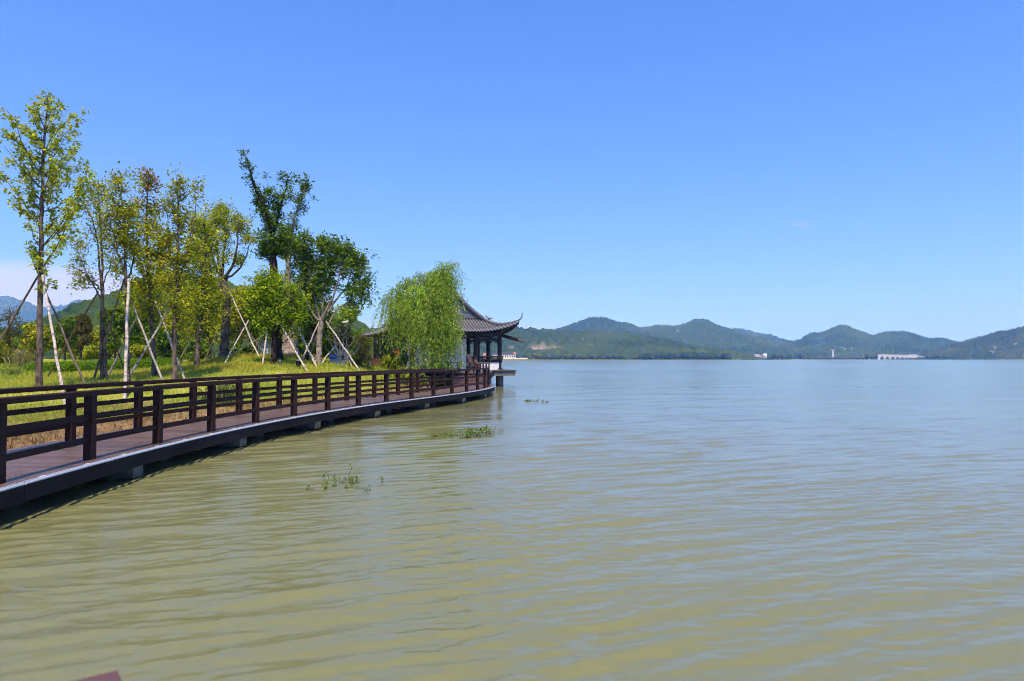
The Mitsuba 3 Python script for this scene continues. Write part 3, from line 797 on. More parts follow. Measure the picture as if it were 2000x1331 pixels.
# ------------------------------------------------------------------ prop poles
poles = [((-48, 744), 24.3, (98, 500), 23.3, 0.055, 0, 'dark prop pole leaning in from the left edge to the tallest slender tree'),
         ((131, 808), 21.5, (83, 538), 23.3, 0.065, 1, 'white prop pole whose foot shows below the handrail, right of the tallest slender tree'),
         ((168, 757), 23.6, (67, 517), 23.65, 0.055, 0, 'brown prop pole crossing behind the white one of the tallest slender tree'),
         ((95, 731), 31, (192, 570), 27.1, 0.055, 0, 'greyish prop pole slanting up right to the two stemmed young tree'),
         ((184, 738), 27.5, (243, 545), 26.1, 0.06, 0, 'thick brown prop pole slanting up right to the slim tree with the white pole'),
         ((243, 724), 30, (203, 600), 27, 0.045, 0, 'thin dark prop pole leaning left to the two stemmed young tree'),
         ((243, 790), 24.2, (251, 545), 25.8, 0.085, 1, 'whitest and thickest prop pole, nearly upright, in the middle of the young trees'),
         ((214, 731), 30.5, (300, 552), 29, 0.06, 1, 'pale prop pole slanting up right to the red topped tree'),
         ((318, 745), 26.5, (253, 578), 26.1, 0.06, 1, 'pale prop pole slanting up left just right of the whitest pole'),
         ((251, 740), 27, (354, 565), 27.1, 0.06, 1, 'grey prop pole slanting up right to the dark trunked slim tree'),
         ((361, 742), 27.5, (302, 585), 29, 0.06, 1, 'pale prop pole slanting up left with its foot beside the dark trunk'),
         ((352, 700), 38, (384, 640), 33.3, 0.05, 1, 'short pale prop pole left of the bare brown trunk'),
         ((421, 702), 37, (402, 655), 33.5, 0.05, 1, 'short pale prop pole between the bare brown trunk and the leaning trunk'),
         ((505, 696), 35, (447, 568), 36, 0.055, 1, 'long pale prop pole leaning left against the thick leaning trunk'),
         ((441, 706), 34, (486, 625), 36, 0.055, 1, 'pale prop pole with its foot right beside the thick leaning trunk'),
         ((446, 666), 39, (501, 621), 37, 0.05, 0, 'brown prop pole lying flattest, right of the thick leaning trunk'),
         ((511, 686), 38, (481, 640), 36.5, 0.05, 1, 'short pale prop pole behind the long one of the leaning trunk'),
         ((472, 682), 37, (521, 652), 34, 0.045, 1, 'thin pale prop pole slanting left of the grey cabinet'),
         ((512, 722), 31, (525, 617), 31.6, 0.06, 1, 'white prop pole standing almost upright before the grey cabinet'),
         ((604, 732), 30, (532, 606), 31.6, 0.055, 1, 'long pale prop pole right of the grey cabinet, leaning into the round tree'),
         ((624, 731), 31, (575, 625), 38, 0.055, 1, 'pale prop pole crossing in an X below the spreading dark tree'),
         ((628, 729), 32, (578, 640), 38, 0.05, 1, 'thinner pale prop pole just behind the one crossing in an X'),
         ((590, 704), 33.5, (628, 618), 34, 0.055, 1, 'pale prop pole slanting up right to the fork of the spreading dark tree'),
         ((605, 694), 37, (630, 624), 34.2, 0.055, 1, 'short pale prop pole behind the spreading dark tree trunk'),
         ((622, 719), 33.5, (661, 667), 36, 0.05, 1, 'thin pale prop pole leaning into the leafless shrub'),
         ((706, 730), 33.5, (636, 627), 34, 0.06, 1, 'long grey prop pole from the spreading dark tree down across the leafless shrub'),
         ((728, 731), 38.5, (792, 690), 41, 0.055, 1, 'low brown prop pole left of the willow'),
         ((752, 731), 38.5, (791, 677), 41, 0.065, 1, 'thick pale prop pole leaning right into the willow'),
         ((373, 708), 40, (392, 655), 37, 0.045, 0, 'thin brown prop pole in the tangle behind the bare brown trunk'),
         ((398, 706), 41, (424, 650), 38, 0.045, 1, 'thin pale prop pole in the tangle left of the leaning trunk, slanting up right'),
         ((434, 682), 43, (428, 652), 42, 0.045, 1, 'short pale stake standing almost upright just left of the leaning trunk'),
         ((496, 690), 41, (461, 628), 40, 0.045, 0, 'thin dark prop pole slanting up left behind the long pale pole of the leaning trunk'),
         ((484, 702), 36, (508, 662), 37, 0.04, 0, 'short dark prop pole slanting up right before the cabinet'),
         ((690, 722), 35, (667, 670), 36.5, 0.045, 1, 'thin pale prop pole leaning left into the leafless shrub'),
         ((788, 729), 40, (806, 700), 41, 0.045, 1, 'short pale prop pole below the willow trunk'),
         ((826, 728), 39, (806, 684), 41, 0.05, 0, 'thin prop pole on the right side of the willow trunk')]
pr = np.random.default_rng(61)
for (fx, fy), d0, (tx, ty), d1, rad, pale, lab in poles:
    a, b = W(fx, fy, d0), W(tx, ty, d1)
    t = (b - a) / np.linalg.norm(b - a)
    gz = float(ground(a[0], a[1]))
    if a[2] > gz - 0.1:
        a = a - t * (a[2] - gz + 0.12) / max(t[2], 0.2)
    pp = np.linspace(a, b, 9)
    pp[1:-1] += pr.normal(0, 0.012, (7, 3))
    k = thing('prop_pole', lab, 'pole', 'wooden poles propping the planted trees')
    USED[k] = 0
    scene[k] = mikit.ply(MB().tube(pp, np.linspace(rad * 1.08, rad * 0.80, 9) * 0.70, 8).get(), 'm_pole_pale' if pale else 'm_pole_brown', smooth=50)


# ------------------------------------------------------------------ pavilion on the water
TH = math.radians(20)
U2, V2 = np.array([math.cos(TH), math.sin(TH)]), np.array([-math.sin(TH), math.cos(TH)])
CR = np.array([-0.9, 50.0])
FL = 1.22


def L(p, q, z):
    p, q, z = np.broadcast_arrays(np.asarray(p, float), np.asarray(q, float), np.asarray(z, float))
    xy = CR + (p - 3.5)[..., None] * U2 + q[..., None] * V2
    return np.concatenate([xy, z[..., None]], -1)


OV, HW, HIP = 0.95, 4.45, 2.15


def prof(t):
    return 4.05 + 0.21 * t + 0.107 * t * t


def upturn(p, q, z):
    p, q, z = np.broadcast_arrays(np.asarray(p, float), np.asarray(q, float), np.asarray(z, float))
    eq = np.minimum(q + OV, 13.5 + OV - q)
    k = np.clip(1 - (np.maximum(HW - np.abs(p), -0.1) + np.maximum(eq, -0.1)) / 2.9, 0, 1.1)
    k = k * np.where(q > 6.75, 0.35, 1.0)
    return L(p + np.sign(p) * 0.12 * k ** 2, q + np.sign(q - 6.75) * 0.12 * k ** 2, z + 0.62 * k ** 2.0)


pav = thing('pavilion', 'dark timber lakeside pavilion with grey tiled roof and upswept corners', 'pavilion')
for t_ in ('m_tile', 'm_dark_wood', 'm_tile_end', 'm_glass'):
    scene[t_] = {'type': 'twosided', 'bsdf': scene[t_]}
sheets = MB()
for sg in (1, -1):
    tt, aa = np.meshgrid(np.linspace(0, HIP, 9), np.linspace(0, 1, 60), indexing='ij')
    q = (-OV + tt) * (1 - aa) + (13.5 + OV - tt) * aa
    sheets.add(upturn(sg * (HW - tt), q, prof(tt)).reshape(-1, 3), grid_faces(9, 60))
    tt, aa = np.meshgrid(np.linspace(HIP, HW, 9), np.linspace(0, 1, 20), indexing='ij')
    sheets.add(L(sg * (HW - tt), 0.85 + 11.8 * aa, prof(tt)).reshape(-1, 3), grid_faces(9, 20))
for fr in (0, 1):
    tt, aa = np.meshgrid(np.linspace(0, HIP, 9), np.linspace(-1, 1, 41), indexing='ij')
    q = -OV + tt if fr == 0 else 13.5 + OV - tt
    sheets.add(upturn(aa * (HW - tt), q, prof(tt)).reshape(-1, 3), grid_faces(9, 41))
roof = obj('roof', sheets, 'm_tile', pav)
rows, ends = MB(), MB()
for p in np.arange(-4.329, 4.33, 0.234):
    tm = min(HIP - 0.04, HW - abs(p))
    t = np.linspace(tm, -0.06, 9)
    a = upturn(np.full(9, p), -OV + t, prof(t) + 0.05)
    rows.tube(a, 0.062, 6, True)
    ends.bar(a[-1] + [0, 0, 0.0], a[-1] - np.r_[V2, 0] * 0.03, 0.125, 0.125)
    if abs(p) < 4.2:
        b = upturn(p + 0.117, -OV - 0.06, prof(0) - 0.045)
        ends.bar(b, b - np.r_[V2, 0] * 0.02, 0.09, 0.09)
for sg in (1, -1):
    for q in np.arange(-OV + 0.12, 13.5 + OV - 0.1, 0.234):
        ds = min(q + OV, 13.5 + OV - q)
        tm = ds if ds < 1.8 else HW - 0.08
        n = 8 if ds < 1.8 else 14
        t = np.linspace(tm, -0.06, n)
        a = upturn(sg * (HW - t), np.full(n, q), prof(t) + 0.05)
        rows.tube(a, 0.062, 5, True)
        ends.bar(a[-1], a[-1] + sg * np.r_[U2, 0] * 0.03, 0.125, 0.125)
obj('tile_row', rows, 'm_tile', roof, smooth=60, kind='stuff')
obj('eave_tile', ends, 'm_tile_end', roof, kind='stuff')
mb = MB()
for sp_ in (1, -1):
    for sq in (0, 1):
        t = np.linspace(HIP, 0, 12)
        q = -OV + t if sq == 0 else 13.5 + OV - t
        a = upturn(sp_ * (HW - t), q, prof(t) + 0.14)
        out = np.r_[U2 * sp_ + V2 * (-1 if sq == 0 else 1), 0] / math.sqrt(2)
        e = a[-1]
        horn = [e + out * 0.12 + [0, 0, 0.07], e + out * 0.24 + [0, 0, 0.20], e + out * 0.29 + [0, 0, 0.34], e + out * 0.30 + [0, 0, 0.55]]
        if sq == 1:
            horn = [e + out * 0.10 + [0, 0, 0.04], e + out * 0.2 + [0, 0, 0.10]]
        pts = smooth_line(np.vstack([a, horn]), 26)
        obj('hip_ridge', MB().tube(pts, np.interp(np.linspace(0, 1, 26), [0, 0.6, 0.75, 1], [0.13, 0.12, 0.085, 0.022]), 8), 'm_tile', roof, smooth=60)
        b = a[3] + np.array([0, 0, 0.10])
        g = MB().lathe(b, [(0.07, 0), (0.10, 0.08), (0.06, 0.16), (0.02, 0.22)], 8)
        g.tube([b + [0, 0, 0.1], b - out * 0.2 + [0, 0, 0.24], b - out * 0.34 + [0, 0, 0.40]], [0.06, 0.05, 0.02], 6)
        g.tube([b + [0, 0, 0.1], b + out * 0.18 + [0, 0, 0.16], b + out * 0.30 + [0, 0, 0.12]], [0.05, 0.045, 0.03], 6)
        obj('ridge_figure', g, 'm_tile', roof, smooth=50)
    for qv in (0.92, 12.58):
        t = np.linspace(HW, HIP - 0.2, 12)
        obj('verge_ridge', MB().tube(L(sp_ * (HW - t), np.full(12, qv), prof(t) + 0.15), 0.15, 8), 'm_tile', roof, smooth=60)
    t = np.linspace(HW - 0.1, HIP + 0.1, 12)
    obj('verge_ridge', MB().tube(L(sp_ * (HW - t), np.full(12, 1.36), prof(t) + 0.10), 0.085, 8), 'm_tile', roof, smooth=60)
for qv, s_ in ((1.10, -1), (12.4, 1)):
    obj('gable_base_ridge', MB().bar(L(-2.4, qv + s_ * 0.02, prof(HIP) + 0.14), L(2.4, qv + s_ * 0.02, prof(HIP) + 0.14), 0.2, 0.34, bevel=0.05), 'm_tile', roof)
    tri = [L(-2.25, qv + 0.12 * -s_, prof(HIP)), L(2.25, qv + 0.12 * -s_, prof(HIP)), L(1.1, qv + 0.12 * -s_, prof(3.3)), L(0, qv + 0.12 * -s_, prof(HW - 0.08)), L(-1.1, qv + 0.12 * -s_, prof(3.3))]
    obj('gable_panel', (np.array(tri), np.array([[0, 1, 2], [0, 2, 3], [0, 3, 4]])), 'm_gable', roof)
scene['m_gable'] = {'type': 'twosided', 'bsdf': {'type': 'diffuse', 'reflectance': proc(lambda p, n, uv: mix((0.26, 0.27, 0.30), (0.38, 0.39, 0.42), fbm(p.x * 2, p.y * 2, p.z * 2, 3)))}}
obj('main_ridge', MB().bar(L(0, 0.75, prof(HW) + 0.22), L(0, 12.75, prof(HW) + 0.22), 0.26, 0.5, bevel=0.05), 'm_tile', roof)
# soffit, beams
mb = MB()
for sg in (1, -1):
    aa = np.linspace(0, 1, 50)
    o = upturn(sg * (HW - 0.02), -OV + 0.02 + (13.46 + 2 * OV) * aa, 3.96); i_ = L(sg * 3.4, np.clip(-OV + 0.02 + (13.46 + 2 * OV) * aa, 0.1, 13.4), 3.93)
    mb.add(np.vstack([o, i_]), grid_faces(2, 50))
    aa = np.linspace(-1, 1, 40)
    o = upturn((HW - 0.02) * aa, -OV + 0.02 if sg == 1 else 13.48 + OV, 3.96); i_ = L(np.clip((HW - 0.02) * aa, -3.4, 3.4), 0.1 if sg == 1 else 13.4, 3.93)
    mb.add(np.vstack([o, i_]), grid_faces(2, 40))
obj('soffit', mb, 'm_dark_wood', pav)
fas = MB()
for a in (upturn(np.linspace(-HW, HW, 40), -OV, 3.99), upturn(np.linspace(-HW, HW, 40), 13.5 + OV, 3.99), upturn(HW, np.linspace(-OV, 13.5 + OV, 60), 3.99), upturn(-HW, np.linspace(-OV, 13.5 + OV, 60), 3.99)):
    for j in range(len(a) - 1):
        fas.bar(a[j], a[j + 1], 0.06, 0.14)
obj('eave_board', fas, 'm_dark_wood', pav)
raf = MB()
for p in np.arange(-4.14, 4.15, 0.36):
    raf.bar(upturn(p, -OV + 0.08, 3.93), L(np.clip(p, -3.3, 3.3), 0.15, 4.0), 0.08, 0.1)
for q in np.arange(-0.7, 14.2, 0.36):
    for sg in (1, -1):
        raf.bar(upturn(sg * (HW - 0.08), q, 3.93), L(sg * 3.35, np.clip(q, 0.2, 13.3), 4.0), 0.08, 0.1)
obj('rafter', raf, 'm_dark_wood', pav, kind='stuff')
for sp_, sq in ((1, -1), (-1, -1)):
    a = L(sp_ * 3.45, 0.05, 3.80)
    out = np.r_[U2 * sp_ - V2, 0] / math.sqrt(2)
    obj('corner_bracket', MB().bar(a, a + out * 1.55 - [0, 0, 0.42], 0.2, 0.24), 'm_dark_wood', pav)
    e = a + out * 1.55 - np.array([0, 0, 0.42])
    obj('bracket_tip', MB().tube([e, e + out * 0.35 - [0, 0, 0.10], e + out * 0.55 - [0, 0, 0.14]], [0.09, 0.07, 0.05], 8), 'm_red_wood', pav, smooth=50)
obj('ceiling', MB().hexa(L([-3.45, 3.45, 3.45, -3.45], [0.05, 0.05, 13.45, 13.45], 3.97), L([-3.45, 3.45, 3.45, -3.45], [0.05, 0.05, 13.45, 13.45], 4.01)), 'm_dark_wood', pav)


def column(p, q):
    c = L(p, q, FL)
    obj('column', MB().lathe(c, [(0.21, 0), (0.21, 0.10), (0.165, 0.16), (0.16, 2.74)], 14), 'm_dark_wood', pav, smooth=40)


BAYS = [0, 2.7, 5.4, 8.1, 10.8, 13.5]
for p in (3.5, 1.66, -3.5, -1.0):
    column(p, 0)
for q in BAYS[1:]:
    column(3.5, q); column(-3.5, q)
column(1.0, 13.5)


def beam(a, b, z, h, name='beam'):
    obj(name, MB().bar(L(*a, z), L(*b, z), 0.16, h), 'm_dark_wood', pav)


for z, h in ((3.80, 0.26), (3.55, 0.10)):
    beam((-3.5, 0), (3.5, 0), z, h); beam((3.5, 0.18), (3.5, 13.5), z, h); beam((-3.5, 0.18), (-3.5, 13.5), z, h); beam((-3.4, 13.5), (3.4, 13.5), z, h)


def lattice(a, b):
    a, b = np.array(a, float), np.array(b, float)
    ln = np.linalg.norm(b - a)
    t = (b - a) / ln
    mb = MB()
    for z in (3.46, 3.38, 3.28):
        k0 = 0.18 if z > 3.3 else 0.3
        mb.bar(L(*(a + t * k0), z), L(*(b - t * k0), z), 0.03, 0.03)
    n = max(4, int(ln / 0.16))
    for i in range(n + 1):
        s = a + t * (0.2 + (ln - 0.4) * i / n)
        e = abs(i / n - 0.5) * 2
        zb = 3.42 - 0.34 * e ** 2.2
        mb.bar(L(*s, zb - 0.03), L(*s, 3.50), 0.028, 0.028, up=(0, 1, 0))
        if i % 2 == 0:
            mb.box(L(*s, zb + 0.0), [0.10, 0.04, 0.07], TH)
    obj('hanging_lattice', mb, 'm_dark_wood', pav)


def bench(a, b, out):
    a, b, out = np.array(a, float), np.array(b, float), np.array(out, float)
    obj('low_wall', MB().bar(L(*a, FL + 0.27), L(*b, FL + 0.27), 0.26, 0.54), 'm_white', pav)
    rt = MB().bar(L(*a, FL + 0.57), L(*b, FL + 0.57), 0.34, 0.06)
    obj('bench_seat', rt, 'm_dark_wood', pav)
    o2 = a + out * 0.32, b + out * 0.32
    k = obj('backrest_rail', MB().bar(L(*o2[0], FL + 0.97), L(*o2[1], FL + 0.97), 0.07, 0.07), 'm_dark_wood', pav)
    ln = np.linalg.norm(b - a)
    n = int(ln / 0.13)
    mb = MB()
    for i in range(n + 1):
        s = a + (b - a) * i / n
        pts = [L(*(s + out * 0.12), FL + 0.60), L(*(s + out * 0.26), FL + 0.74), L(*(s + out * 0.32), FL + 0.95)]
        mb.tube(pts, 0.018, 5)
    mb.bar(L(*(a + out * 0.25), FL + 0.73), L(*(b + out * 0.25), FL + 0.73), 0.035, 0.035)
    obj('backrest_slat', mb, 'm_dark_wood', pav, kind='stuff')


lattice((1.66, 0), (3.5, 0)); bench((1.86, 0), (3.62, 0), (0, -1))
for i in range(5):
    lattice((3.5, BAYS[i]), (3.5, BAYS[i + 1])); bench((3.5, BAYS[i] + 0.14), (3.5, BAYS[i + 1] - 0.06), (1, 0))


def wall(a, b, z0, z1, th, m, name='wall'):
    obj(name, MB().bar(L(*a, (z0 + z1) / 2), L(*b, (z0 + z1) / 2), th, z1 - z0), m, pav)


wall((-3.42, 0.5), (0.92, 0.5), FL, 3.9, 0.14, 'm_white', 'front_wall')
wall((1.0, 0.43), (1.0, 13.4), FL, 3.96, 0.14, 'm_white', 'gallery_wall')
wall((-3.34, 13.5), (0.98, 13.5), FL, 3.5, 0.14, 'm_white', 'rear_wall')
for i in range(5):
    q0, q1 = BAYS[i] + 0.16, BAYS[i + 1] - 0.16
    w = (q1 - q0) / 4
    for j in range(4):
        a, b = q0 + j * w + 0.01, q0 + (j + 1) * w - 0.01
        mb = MB()
        for s in (a + 0.05, b - 0.05):
            mb.bar(L(-3.5, s, FL), L(-3.5, s, 3.5), 0.08, 0.10, up=(0, 1, 0))
        mb.bar(L(-3.5, a, FL + 0.35), L(-3.5, b, FL + 0.35), 0.06, 0.7)
        mb.bar(L(-3.5, a, 3.42), L(-3.5, b, 3.42), 0.06, 0.14)
        k = obj('door_leaf', mb, 'm_dark_wood', pav)
        obj('glass', MB().bar(L(-3.5, a + 0.1, FL + 1.4), L(-3.5, b - 0.1, FL + 1.4), 0.02, 1.4), 'm_glass', k)
obj('platform', MB().hexa(L([-4.3, 4.4, 4.4, -4.3], [-0.9, -0.9, 14.3, 14.3], 0.80), L([-4.3, 4.4, 4.4, -4.3], [-0.9, -0.9, 14.3, 14.3], FL - 0.05)), 'm_concrete', pav)
obj('platform_edge', MB().hexa(L([-4.42, 4.52, 4.52, -4.42], [-1.02, -1.02, 14.42, 14.42], FL - 0.05), L([-4.42, 4.52, 4.52, -4.42], [-1.02, -1.02, 14.42, 14.42], FL)), 'm_concrete', pav)
for p in (3.5, 0, -3.5):
    for q in (0, 4.5, 9.0, 13.5):
        obj('pile', MB().lathe(L(p, q, -1.0), [(0.27, 0), (0.27, 1.79)], 16), 'm_concrete', pav, smooth=40)

# terrace deck and steps between boardwalk and pavilion
tag('terrace_deck', 'raised plank terrace at the end of the boardwalk', None, None, 'structure')
for i in range(46):
    y0 = 41.55 + i * 0.165
    obj('plank', MB().hexa([[-7.6 - 0.06 * i / 4, y0, 1.12], [-1.35, y0, 1.12], [-1.35, y0 + 0.158, 1.12], [-7.6 - 0.06 * i / 4, y0 + 0.158, 1.12]],
                           [[-7.6 - 0.06 * i / 4, y0, 1.18], [-1.35, y0, 1.18], [-1.35, y0 + 0.158, 1.18], [-7.6 - 0.06 * i / 4, y0 + 0.158, 1.18]]), 'm_deck', 'terrace_deck')
obj('edge_beam', MB().bar([-1.32, 41.5, 0.98], [-1.32, 49.1, 0.98], 0.07, 0.32), 'm_fascia', 'terrace_deck')
obj('edge_beam', MB().bar([-8.2, 41.5, 0.98], [-1.36, 41.5, 0.98], 0.07, 0.32), 'm_fascia', 'terrace_deck')
for x in (-1.6, -4.2, -6.8):
    for y in (42.2, 45.2, 48.2):
        obj('pile', MB().lathe([x, y, -0.9], [(0.15, 0), (0.15, 2.0)], 12), 'm_concrete', 'terrace_deck', smooth=40)
for i in range(3):
    obj('step', MB().box([-2.55, 40.45 + 0.36 * i, DECK + 0.18 * (i + 1) - 0.025], [2.2, 0.36, 0.05]), 'm_deck', 'terrace_deck')
    obj('riser', MB().box([-2.55, 40.29 + 0.36 * i, DECK + 0.18 * (i + 0.5) - 0.03], [2.2, 0.03, 0.14]), 'm_red_wood', 'terrace_deck')


def armchair(label, c, rz, s=1.0, back=1.1):
    key = thing('armchair', label, 'chair', 'wooden armchairs on the terrace')
    R = np.array([[math.cos(rz), -math.sin(rz), 0], [math.sin(rz), math.cos(rz), 0], [0, 0, 1]])
    c = np.array(c, float)

    def w(p):
        return c + R @ (np.array(p, float) * s)
    for sx in (-0.32, 0.32):
        obj('leg', MB().bar(w([sx, 0.3, 0]), w([sx, 0.3, 0.58]), 0.08, 0.08, up=R[:, 1]), 'm_dark_wood', key)
        obj('leg', MB().bar(w([sx, -0.35, 0]), w([sx, -0.30, 0.58]), 0.08, 0.08, up=R[:, 1]), 'm_dark_wood', key)
        obj('armrest', MB().bar(w([sx, -0.42, 0.61]), w([sx, 0.38, 0.61]), 0.13, 0.05, bevel=0.01), 'm_red_wood', key)
    for i in range(5):
        y = -0.28 + i * 0.14
        obj('seat_slat', MB().bar(w([-0.30, y, 0.36 + 0.05 * i / 4]), w([0.30, y, 0.36 + 0.05 * i / 4]), 0.12, 0.03), 'm_red_wood', key)
        x = -0.24 + i * 0.12
        obj('back_slat', MB().bar(w([x, -0.30, 0.34]), w([x, -0.58, back]), 0.10, 0.03, up=R[:, 1]), 'm_red_wood', key)
    obj('back_frame', MB().bar(w([-0.31, -0.50, back * 0.78]), w([0.31, -0.50, back * 0.78]), 0.06, 0.05), 'm_dark_wood', key)


def stand(x, d, z):
    p = W(x, 700, d)
    return [p[0], p[1], z]


armchair('tall backed wooden armchair on the terrace, nearest the pavilion bench', stand(931, 43.3, 1.18), math.radians(-112), 1.02, 1.12)
armchair('low wooden armchair at the terrace edge, rightmost of the chairs', stand(944, 42.3, 1.18), math.radians(-105), 0.92, 0.86)
armchair('wooden armchair half hidden behind the willow branches', stand(887, 44.2, 1.18), math.radians(-95), 1.0, 0.92)

# ------------------------------------------------------------------ small things on the lawn


def on_ground(x, y, d):
    p = W(x, y, d)
    return np.array([p[0], p[1], float(ground(p[0], p[1]))])


c = on_ground(519, 694, 39)
k = thing('utility_cabinet', 'grey metal utility cabinet standing behind the upright white pole', 'cabinet')
obj('body', MB().box(c + [0, 0, 0.47], [0.62, 0.5, 0.86], 0.25), 'm_steel', k)
obj('roof', MB().box(c + [0, 0, 0.93], [0.72, 0.6, 0.06], 0.25), 'm_steel', k)
obj('plinth', MB().box(c + [0, 0, 0.0], [0.60, 0.48, 0.14], 0.25), 'm_concrete', k)
scene['m_notice'] = {'type': 'diffuse', 'reflectance': rgb(0.35, 0.5, 0.68)}
for o in (-0.14, 0.08):
    obj('notice', MB().box(c + [o + 0.062, -0.252 + o * 0.25, 0.36], [0.13, 0.012, 0.3], 0.25), 'm_notice', k)
c = on_ground(654, 718, 37)
k = thing('litter_drum', 'white drum with a bright blue lid on the lawn', 'bin')
scene['m_blue'] = {'type': 'principled', 'base_color': rgb(0.02, 0.12, 0.50), 'roughness': 0.4}
obj('drum', MB().lathe(c, [(0.24, 0), (0.26, 0.06), (0.26, 0.28), (0.24, 0.34)], 18), 'm_white', k, smooth=40)
obj('lid', MB().lathe(c + [0, 0, 0.34], [(0.31, 0), (0.32, 0.05), (0.31, 0.17), (0.26, 0.22), (0.08, 0.24)], 20), 'm_blue', k, smooth=40)
for (x, y, d, lab) in ((583, 715, 31, 'small dark spotlight on the lawn left of the X of crossing poles'), (599, 705, 35, 'tiny dark spotlight in the grass further back')):
    c = on_ground(x, y, d)
    k = thing('spotlight', lab, 'spotlight')
    obj('base', MB().box(c + [0, 0, 0.03], [0.34, 0.2, 0.08]), 'm_concrete', k)
    obj('head', MB().lathe(c + [0, 0, 0.07], [(0.05, 0), (0.08, 0.05), (0.11, 0.12), (0.115, 0.28), (0.10, 0.31)], 14), 'm_fascia', k, smooth=40)
    obj('lens', MB().lathe(c + [0, 0, 0.381], [(0.085, 0), (0.06, 0.012)], 14), 'm_notice', k)
c = on_ground(547, 708, 31)
obj(thing('marker_post', 'short pale marker post in the grass beside the dark trunk', 'post'), MB().lathe(c - [0, 0, 0.1], [(0.055, 0), (0.055, 0.30), (0.075, 0.32), (0.07, 0.40), (0.02, 0.42)], 10), 'm_concrete', smooth=40)
c = on_ground(708, 722, 39)
k = thing('stone_table', 'pale stone slab table behind the bronze leaved tree', 'table')
obj('table_top', MB().box(c + [0, 0, 0.48], [1.25, 0.55, 0.07], 0.1), 'm_concrete', k)
for o in (-0.38, 0.38):
    obj('leg', MB().box(c + [o, o * 0.1, 0.20], [0.22, 0.4, 0.50], 0.1), 'm_steel', k)
c = on_ground(735, 724, 40)
k = thing('planter_box', 'dark red wooden planter box beside the stone table', 'planter')
for o in range(4):
    obj('board', MB().box(c + [0, 0, 0.06 + o * 0.125], [0.75, 0.4, 0.118], 0.1), 'm_red_wood', k)
k = thing('camera_pole', 'thin grey pole with a small white camera above the leafless shrub', 'pole')
c = on_ground(678, 715, 46)
obj('pole', MB().tube([c, c + [0, 0, 3.0]], [0.05, 0.04], 8), 'm_steel', k, smooth=40)
obj('camera', MB().bar(c + [0.06, 0, 2.92], c + [-0.30, -0.1, 2.84], 0.12, 0.12, bevel=0.02), 'm_white', k)

# broad leaved canna plants, reeds, pampas grass


def strap_plant(name, label, c, n, h, w, spread, cols, seed, curl=0.5, group=None, flowers=(), cat='plant'):
    r = np.random.default_rng(seed)
    key = thing(name, label, cat, group)
    vs, fs, cs, m = [], [], [], 0
    for i in range(n):
        a = r.uniform(0, 2 * np.pi)
        o = np.array([math.cos(a), math.sin(a), 0])
        hh = h * r.uniform(0.6, 1.1)
        sp2 = spread * r.uniform(0.3, 1.1)
        t = np.linspace(0, 1, 6)
        base = c + np.r_[r.normal(0, 0.08 + spread * 0.25, 2), 0]
        p = base + np.outer(t ** 1.6 * sp2, o) + np.c_[t * 0, t * 0, hh * (t - curl * 0.6 * t ** 3)]
        sd = np.array([-o[1], o[0], 0]) * 0.7 + r.normal(0, 0.3, 3)
        sd /= np.linalg.norm(sd)
        ww = w * np.interp(t, [0, 0.2, 0.55, 1], [0.2, 0.7, 1, 0.03])
        q = np.stack([p - sd * ww[:, None] * 0.5, p + sd * ww[:, None] * 0.5], 1).reshape(-1, 3)
        j = np.arange(5)[:, None] * 2
        vs.append(q); fs.append(np.vstack([j + [0, 1, 3], j + [0, 3, 2]]) + m); m += 12
        cs.append(np.tile(pick(r, cols, 1, 0.15), (12, 1)))
    obj('foliage', (np.vstack(vs), np.vstack(fs)), 'm_leaf', key, color=np.vstack(cs))
    for fx, fy, fd in flowers:
        p = W(fx, fy, fd)
        mb = MB().tube([c + r.normal(0, 0.05, 3) * [1, 1, 0], (c + p) / 2 + [0.02, 0, 0.05], p], [0.016, 0.014, 0.01], 5)
        obj('stem', mb, 'm_stem', key)
        n2 = 18
        v, f, cc = leaf_quads(p + r.normal(0, 1, (n2, 3)) * [0.045, 0.045, 0.07], r.normal(0, 1, (n2, 3)), r.normal(0, 1, (n2, 3)), 0.08, 0.05, pick(r, ((0.75, 0.13, 0.02), (0.80, 0.24, 0.04)), n2, 0.1))
        obj('flower_head', (v, f), 'm_leaf', key, color=cc)


scene['m_stem'] = {'type': 'diffuse', 'reflectance': rgb(0.09, 0.13, 0.03)}
CANNA = ((0.13, 0.20, 0.015), (0.24, 0.29, 0.02), (0.36, 0.37, 0.04))
strap_plant('canna', 'yellow green canna clump between the two poles left of the willow', on_ground(756, 728, 39.0), 46, 1.15, 0.22, 0.55, CANNA, 71)
strap_plant('canna', 'canna clump with the tallest orange flowers below the willow', on_ground(800, 727, 39.0), 54, 1.1, 0.22, 0.7, CANNA, 72, flowers=((773, 690, 39), (778, 689, 39.1), (801, 685, 39.0), (805, 698, 39.2)))
strap_plant('canna', 'leafy canna clump with one orange flower right of the willow trunk', on_ground(828, 728, 39.5), 34, 0.9, 0.17, 0.5, ((0.07, 0.13, 0.015), (0.15, 0.21, 0.02)), 73, flowers=((833, 706, 39.5), (822, 704, 39.4)))
strap_plant('canna', 'low canna clump seen through the railing below the willow', on_ground(784, 742, 35.5), 40, 0.75, 0.2, 0.6, CANNA, 74)
strap_plant('canna', 'low canna clump seen through the railing further right', on_ground(815, 738, 37), 34, 0.7, 0.2, 0.6, CANNA, 75)
REED = ((0.08, 0.15, 0.025), (0.17, 0.24, 0.05), (0.30, 0.33, 0.12))
strap_plant('tall_grass', 'tall bright green grass clump behind the middle of the railing', on_ground(440, 790, 22.0), 170, 1.35, 0.035, 0.75, REED, 76, 0.6, cat='grass')
